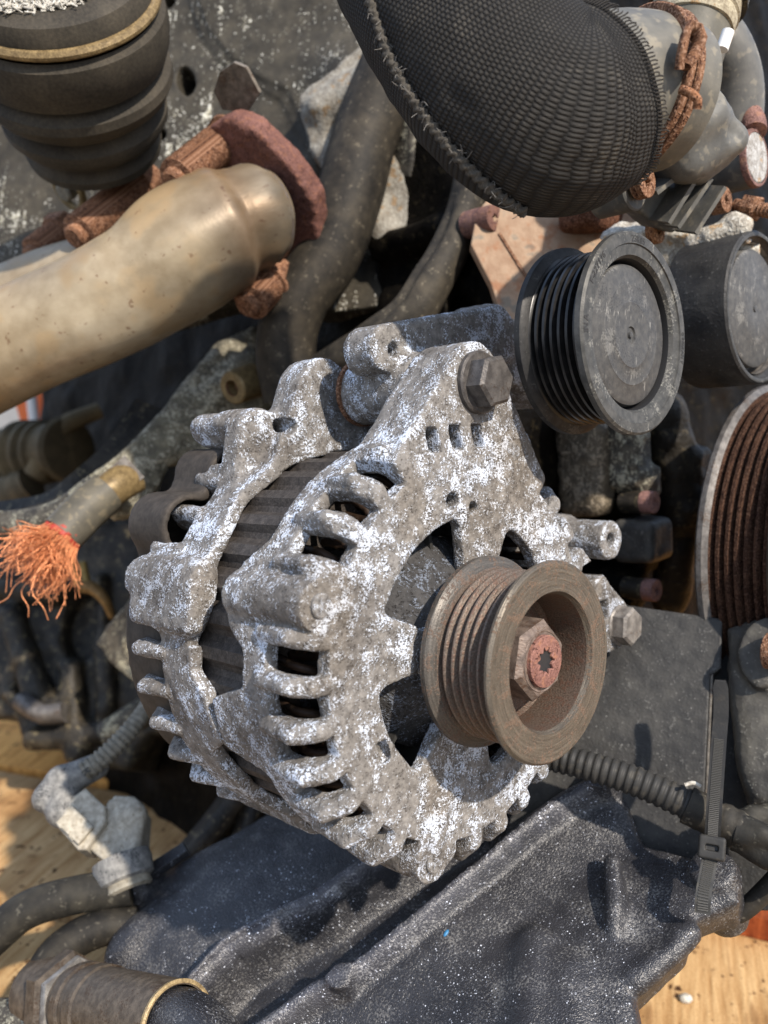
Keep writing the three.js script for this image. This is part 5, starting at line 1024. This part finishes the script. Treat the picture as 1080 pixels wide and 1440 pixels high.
// ---------------------------------------------------------------- cast arm with the torn earth cable
{
  const pl = planeOf(P(200, 680, 0.435), P(380, 520, 0.46), P(330, 620, 0.45)), h = (x, y) => pl.hit(x, y);
  const t = thing('cast_bracket', 'mottled dark cast iron arm reaching down left behind the alternator', 'bracket', pl.M);
  const c = [[305, 480], [360, 455], [392, 500], [392, 570], [335, 605], [300, 640], [235, 652], [212, 720], [160, 728], [126, 700], [122, 668], [165, 640], [215, 590], [258, 535]].map((p) => h(...p)), rA = h(350, 520), rB = h(165, 680);
  const f = (x, y, z) => { let d = smax(poly2(x, y, c), Math.abs(z + 8) - 11, 8); d = smin(d, capsule(x, y, z, [rA[0], rA[1], 2], [rB[0], rB[1], -4], 9, 5), 7); return d + 0.5 * n3(x * 0.25, y * 0.25, z * 0.25) + 0.2 * n3(x * 0.9, y * 0.9, z * 0.9); };
  part(t, 'arm', solid(f, [Math.min(...c.map((p) => p[0])) - 4, Math.min(...c.map((p) => p[1])) - 4, -24], [Math.max(...c.map((p) => p[0])) + 4, Math.max(...c.map((p) => p[1])) + 4, 18], 1.05), M.castMott, false);
  const bd = dirW(-0.55, -0.35, 0.75).normalize();
  part(t, 'threaded_boss', moved(lathe([[0, -9], [3.4, -9], [4, 0], [7.2, 0], [8, -0.8], [8.6, -16]], { m: 48 }), frame(P(326, 546, 0.425), bd)), tinted(M.brass, 0.95, 0.98, 0.95));
  part(t, 'hole', moved(lathe([[0, -6], [3.9, -5.8], [3.9, 0.05]], { m: 32 }), frame(P(326, 546, 0.425), bd)), M.rust);
  const e = thing('earth_cable', 'torn earth cable with bare frayed copper strands at the left', 'cable', P(110, 720, 0.40));
  part(e, 'lug', boxUV(moved(new THREE.BoxGeometry(0.013, 0.026, 0.007, 4, 4, 2), new THREE.Matrix4().lookAt(P(150, 690, 0.402), camera.position, dirW(0.7, 0.6, 0)).setPosition(P(158, 682, 0.405)))), M.steel);
  part(e, 'crimp', tube([P(186, 668, 0.41), P(160, 686, 0.402), P(143, 700, 0.399)], (q) => 0.0088 - 0.001 * q, { m: 32, flat: (q) => 0.7 + 0.3 * q }), tinted(M.brass, 0.8, 0.8, 0.75));
  part(e, 'sheath', tube([P(150, 692, 0.40), P(125, 714, 0.395), P(88, 752, 0.388)], 0.0094, { m: 40, disp: (s, a) => 0.0004 * n3(s * 100, a, 2) }), tinted(M.plastic, 0.95, 0.88, 0.74));
  part(e, 'torn_insulation', tube([P(92, 748, 0.3885), P(82, 760, 0.386)], 0.0086, { m: 40, step: 0.0006, disp: (s, a) => 0.0011 * n3(s * 800, a * 4, 2) }), new THREE.MeshStandardMaterial({ color: new THREE.Color().setRGB(0.32, 0.035, 0.02), roughness: 0.6, side: THREE.DoubleSide }));
  const R = rng(5), gs = [], root = P(85, 756, 0.3865), D = P(40, 802, 0.378).sub(P(88, 752, 0.388)).normalize(), F0 = frame(root, D);
  for (let i = 0; i < 520; i++) {
    const a = R() * 6.283, r = 0.0078 * Math.sqrt(R()), L = 0.009 + 0.013 * R() * (0.5 + R()), sp = 0.4 + 1.0 * R(), q = (x, y, z) => V3(x, y, z).applyMatrix4(F0), x = r * Math.cos(a), y = r * Math.sin(a), w = () => (R() - 0.5) * 0.006;
    const p1 = q(x * (1 + sp * 0.4), y * (1 + sp * 0.4), L * 0.35), p2 = q(x * (1 + sp) + w(), y * (1 + sp) + w(), L * 0.75), p3 = q(x * (1 + sp * 1.3) + w() * 1.6, y * (1 + sp * 1.3) + w() * 1.6, L * (0.85 + 0.3 * R())).add(V3(0, -0.003 * R(), 0));
    gs.push(tube([q(x, y, -0.004), p1, p2, p3], 0.00018, { n: 9, m: 5 }));
  }
  for (const [ax, ay, bx, by] of [[45, 830, 68, 872], [30, 832, 40, 868], [70, 815, 98, 808], [52, 838, 84, 815], [20, 825, -6, 850]]) gs.push(tube([P(70, 790, 0.381), P(ax, ay, 0.377), P(lerp(ax, bx, 0.5) + 5, lerp(ay, by, 0.6), 0.376), P(bx, by, 0.377)], 0.00024, { n: 14, m: 5 }));
  part(e, 'copper_strands', merge(gs), M.copper).userData.kind = 'stuff';
}
// ---------------------------------------------------------------- things far back at the left
{
  const t = thing('axle_boot', 'dusty tan ribbed boot glimpsed at the left behind the cable', 'boot', P(40, 640, 0.62));
  const D = P(95, 632, 0.6).sub(P(0, 642, 0.64)).normalize(), pr = [[0, 30], [17, 30], [21, 29], [23, 26], [20, 22], [19, 8], [22, 6], [22, 3], [19, 1], [19, -2], [23, -4], [23, -8], [20, -10], [20, -13], [24, -16], [24, -20], [20, -23], [20, -60], [0, -60]];
  part(t, 'boot', moved(lathe(pr, { m: 60 }), frame(P(60, 636, 0.615), D)), tinted(M.boot, 1.9, 1.75, 1.35));
  const t1 = thing('tan_hose', 'tan curved hose lip above the ribbed boot at the left', 'hose', P(110, 610, 0.6));
  part(t1, 'hose', tube([P(52, 668, 0.6), P(66, 636, 0.598), P(90, 600, 0.6), P(140, 577, 0.61)], (q) => 0.0085 - 0.003 * q, { m: 32 }), tinted(M.boot, 2.2, 2.0, 1.5));
  const t2 = thing('pale_fitting', 'pale dusty fitting at the left edge under the ribbed boot', 'fitting', P(20, 700, 0.6));
  part(t2, 'fitting', tube([P(-40, 720, 0.62), P(10, 700, 0.61), P(45, 680, 0.605)], (q) => 0.016 - 0.004 * q, { m: 32, disp: (s) => 0.0012 * Math.sin(s * 700) }), tinted(M.boot, 2.2, 2.0, 1.6));
  const t3 = thing('orange_cover', 'blurred orange plastic cover far behind at the left', 'plastic cover', P(85, 570, 0.8));
  const g = boxUV(new THREE.BoxGeometry(0.075, 0.05, 0.03, 6, 6, 2)); g.applyMatrix4(new THREE.Matrix4().makeRotationZ(0.2)); g.translate(...P(92, 570, 0.8).toArray()); part(t3, 'cover', g, M.orange);
  part(t3, 'strip', tube([P(44, 555, 0.77), P(48, 590, 0.768), P(54, 628, 0.766)], 0.0045, { m: 16 }), M.white);
  const t4 = thing('black_lever', 'dark curved bracket strip sweeping behind the copper cable', 'bracket', P(100, 700, 0.46));
  part(t4, 'strip', ribbon([P(-50, 735, 0.46), P(20, 728, 0.458), P(75, 716, 0.455), P(115, 690, 0.455), P(170, 640, 0.47), P(215, 575, 0.49)], dirW(0.2, 0.6, 0.77).normalize(), 0.020, 0.006, 50), tinted(M.grease, 1.3, 1.35, 1.4));
  const t5 = thing('black_hose', 'black hose running from the left edge to the cable lug', 'hose', P(60, 735, 0.43));
  part(t5, 'hose', tube([P(-50, 738, 0.43), P(20, 738, 0.428), P(70, 728, 0.425), P(110, 708, 0.422), P(142, 682, 0.42)], 0.0072, { m: 32, disp: (s, a) => 0.0008 * n3(s * 120, a, 2) }), tinted(M.castDull, 0.7, 0.72, 0.75));
}
{ // gearbox
  const pl = planeOf(P(0, 900, 0.60), P(180, 900, 0.58), P(90, 1040, 0.57)), h = (x, y) => pl.hit(x, y), t = thing('gearbox', 'dark greasy gearbox mass low at the left behind the alternator', 'gearbox', pl.M);
  const c = [[-120, 760], [240, 720], [300, 880], [290, 1020], [215, 1035], [180, 1085], [140, 1080], [125, 1050], [40, 1052], [20, 1012], [-120, 1000]].map((p) => h(...p));
  const pts = [[30, 870, 70, 985, 12, 9], [0, 830, 110, 840, 10, 8], [110, 940, 120, 1060, 9, 8], [60, 1040, 150, 1030, 7, 8], [150, 820, 160, 1000, 8, 6], [35, 930, 25, 975, 8, 7]].map(([a, b, e, f2, z, r]) => [[...h(a, b), z], [...h(e, f2), z], r]), fl = h(70, 968), cv = h(120, 880);
  const f = (x, y, z) => { let d = smax(poly2(x, y, c), Math.abs(z + 30) - 34, 8); for (const [a, b, r] of pts) d = smin(d, capsule(x, y, z, a, b, r), 4); const r = Math.hypot(x - fl[0], y - fl[1] - 6); d = smin(d, Math.max(Math.abs(r - 22) - 4, Math.abs(z - 8) - 9, y - fl[1] + 4), 3); d = smax(d, -Math.max(Math.hypot(x - cv[0], (y - cv[1]) * 0.7) - 16, Math.abs(z - 10) - 22), 5); return d + 1.6 * n3(x * 0.1, y * 0.1, z * 0.1); };
  part(t, 'casing', solid(f, [-64, -100, -66], [150, 85, 26], 2.2), tinted(M.grease, 1.15, 1.15, 1.1), false);
  part(t, 'flange_edge', tube([P(30, 985, 0.556), P(60, 1004, 0.552), P(92, 1002, 0.552)], 0.006, { m: 20, flat: () => 1.6 }), tinted(M.steel, 0.8, 0.82, 0.86));
  for (const [a, b, e, f2] of [[100, 785, 110, 822], [116, 790, 124, 826]]) part(t, 'strap', tube([P(a, b, 0.52), P(e, f2, 0.52)], 0.0024, { m: 10 }), tinted(M.brass, 1.25, 1.3, 0.9));
  part(t, 'plug', tube([P(112, 824, 0.52), P(128, 826, 0.52), P(146, 842, 0.52), P(158, 868, 0.525)], (q) => 0.0045 - 0.0025 * q, { m: 14 }), tinted(M.brass, 1.05, 0.9, 0.7));
  const b = thing('cast_web', 'mottled cast web showing behind the alternator rear cover', 'bracket', P(175, 900, 0.48));
  const bp = planeOf(P(170, 860, 0.49), P(190, 960, 0.48), P(140, 900, 0.50)), bc = [[150, 878], [185, 838], [215, 830], [215, 960], [190, 962], [160, 940], [132, 905]].map((p) => bp.hit(...p));
  part(b, 'web', moved(solid((x, y, z) => smax(poly2(x, y, bc), Math.abs(z + 6) - 6, 3) + 0.6 * n3(x * 0.2, y * 0.2, z * 0.2), [Math.min(...bc.map((p) => p[0])) - 3, Math.min(...bc.map((p) => p[1])) - 3, -15], [Math.max(...bc.map((p) => p[0])) + 3, Math.max(...bc.map((p) => p[1])) + 3, 5], 1.4), bp.M), tinted(M.castDull, 1.1, 1.05, 0.95));
  const p1 = thing('small_tube', 'short dull tube under the gearbox behind the sensor cable', 'tube', P(180, 1020, 0.5));
  part(p1, 'tube', tube([P(150, 1036, 0.5), P(185, 1012, 0.5), P(240, 980, 0.51)], 0.0085, { m: 24 }), tinted(M.castDull, 0.9, 0.85, 0.75));
  const l = thing('pallet_strut', 'slanting dark square leg behind the black cover, left of a second one', 'strut', P(300, 1160, 0.5), 'struts under the engine');
  part(l, 'leg', tube([P(262, 1215, 0.46), P(300, 1170, 0.47), P(345, 1110, 0.48)], 0.0095, { m: 4 }), M.grease);
  const l2 = thing('pallet_strut', 'second slanting dark leg, narrower, nearest the alternator bottom', 'strut', P(355, 1160, 0.5), 'struts under the engine');
  part(l2, 'leg', tube([P(330, 1215, 0.46), P(350, 1165, 0.47), P(368, 1105, 0.48)], 0.0075, { m: 4 }), M.grease);
}

// ---------------------------------------------------------------- engine block behind everything
{
  const t = thing('engine_block', 'dark oily engine block filling the background behind the pulleys', 'engine block', altM), inv = altM.clone().invert();
  const loc = (x, y, d) => { const q = P(x, y, d).applyMatrix4(inv); return [q.x * 1000, q.y * 1000, q.z * 1000]; };
  const bs = [[905, 706, 0.392, 9], [908, 829, 0.392, 9], [683, 310, 0.385, 8], [870, 640, 0.40, 13], [930, 770, 0.40, 11], [840, 660, 0.41, 15], [900, 600, 0.42, 14]].map(([x, y, d, r]) => [...loc(x, y, d), r]);
  const pocket = loc(655, 437, 0.40), box2 = loc(910, 760, 0.40);
  const f = (x, y, z) => {
    let d = rbox3(x - 335, y - 125, z + 330, 240, 315, 240, 8);
    for (const b of bs) d = smin(d, Math.max(Math.hypot(x - b[0], y - b[1]) - b[3], Math.abs(z - b[2] + 34) - 30), 4);
    d = smin(d, rbox3(x - box2[0], y - box2[1], z - box2[2] + 8, 9, 8, 16, 4), 4);
    d = smin(d, Math.max(Math.abs(Math.hypot(x - pocket[0], y - pocket[1]) - 13) - 3.5, Math.abs(z - pocket[2] + 20) - 22), 3);
    return d + 2 * n3(x * 0.07, y * 0.07, z * 0.07);
  };
  part(t, 'casting', solid(f, [-10, -195, -574], [590, 450, -30], 3), M.shadeGrease, false);
}
{
  const pl = planeOf(P(690, 330, 0.372), P(850, 300, 0.374), P(720, 460, 0.366)), h = (x, y) => pl.hit(x, y), t = thing('tan_plate', 'rust-stained tan metal plate between woven hose and ribbed idler pulley', 'plate', pl.M);
  const g = extrude([[670, 300], [700, 262], [880, 240], [905, 330], [860, 420], [770, 520], [735, 520], [716, 480], [690, 400], [662, 345]].map((p) => h(...p)).reverse(), 5, 0.6); g.translate(0, 0, -0.005);
  part(t, 'plate', boxUV(g), tinted(M.tanPlate, 0.8, 0.78, 0.76), false);
  const r = extrude([[700, 330], [703, 328], [745, 395], [741, 397]].map((p) => h(...p)).reverse(), 1.2, 0.2); part(t, 'seam', boxUV(r), M.rust, false);
  const b = thing('brown_shade_block', 'reddish brown block with shade put into its colour, between the woven hose and the ribbed housing', 'engine casting', P(800, 300, 0.375));
  part(b, 'lump', moved(solid((x, y, z) => rbox3(x, y, z, 17, 6, 8, 4) + 0.6 * n3(x * 0.2, y * 0.2, z * 0.2), [-30, -13, -12], [30, 13, 12], 1), frame(P(835, 308, 0.372), N)), tinted(M.rust, 0.5, 0.42, 0.4));  // block added where only brown shade falls, shade given as colour
  const v = thing('brown_casing', 'dull grey-brown casing under the left half of the ribbed idler pulley', 'engine casting', P(850, 640, 0.39));
  part(v, 'casing', moved(solid((x, y, z) => rbox3(x, y, z, 17, 22, 12, 6) + 0.6 * n3(x * 0.2, y * 0.2, z * 0.2), [-22, -27, -16], [22, 27, 16], 1), frame(P(838, 655, 0.405), N)), tinted(M.castMott, 0.55, 0.48, 0.45));
  const k = thing('pale_lump', 'pale mottled casting edge directly under the ribbed idler pulley', 'engine casting', P(885, 640, 0.385));
  part(k, 'lump', moved(solid((x, y, z) => smin(rbox3(x, y, z, 8, 14, 8, 3), rbox3(x - 3, y + 12, z - 3, 7, 7, 8, 3), 3) + 0.9 * n3(x * 0.25, y * 0.25, z * 0.25), [-13, -24, -13], [14, 18, 15], 0.8), frame(P(884, 640, 0.392), N)), M.castDull);
  const gb = thing('grey_lug', 'rounded grey lug between the two bolts in the dark block', 'engine casting', P(905, 760, 0.385));
  part(gb, 'lug', moved(solid((x, y, z) => rbox3(x, y, z, 11, 9.5, 10, 4) + 0.4 * n3(x * 0.2, y * 0.2, z * 0.2), [-14, -13, -13], [14, 13, 13], 0.8), frame(P(904, 758, 0.392), N)), tinted(M.blackPlate, 1.1, 1.08, 1.05));
  const wb = thing('pump_casing', 'dark curved casing in the gap left of the crankshaft pulley', 'engine casting', P(950, 640, 0.41));
  part(wb, 'casing', moved(solid((x, y, z) => smin(smin(capsule(x, y, z, [-6, 34, 0], [4, -10, 2], 10, 13), capsule(x, y, z, [4, -10, 2], [2, -56, -4], 11, 9), 6), cylz(x, y, z, 8, 8, 9, -10, 14, 2), 4) + 0.8 * n3(x * 0.15, y * 0.15, z * 0.15), [-22, -72, -18], [24, 50, 20], 1.1), frame(P(945, 680, 0.418), N)), tinted(M.grease, 0.6, 0.6, 0.6));
}

renderer.render(scene, camera);
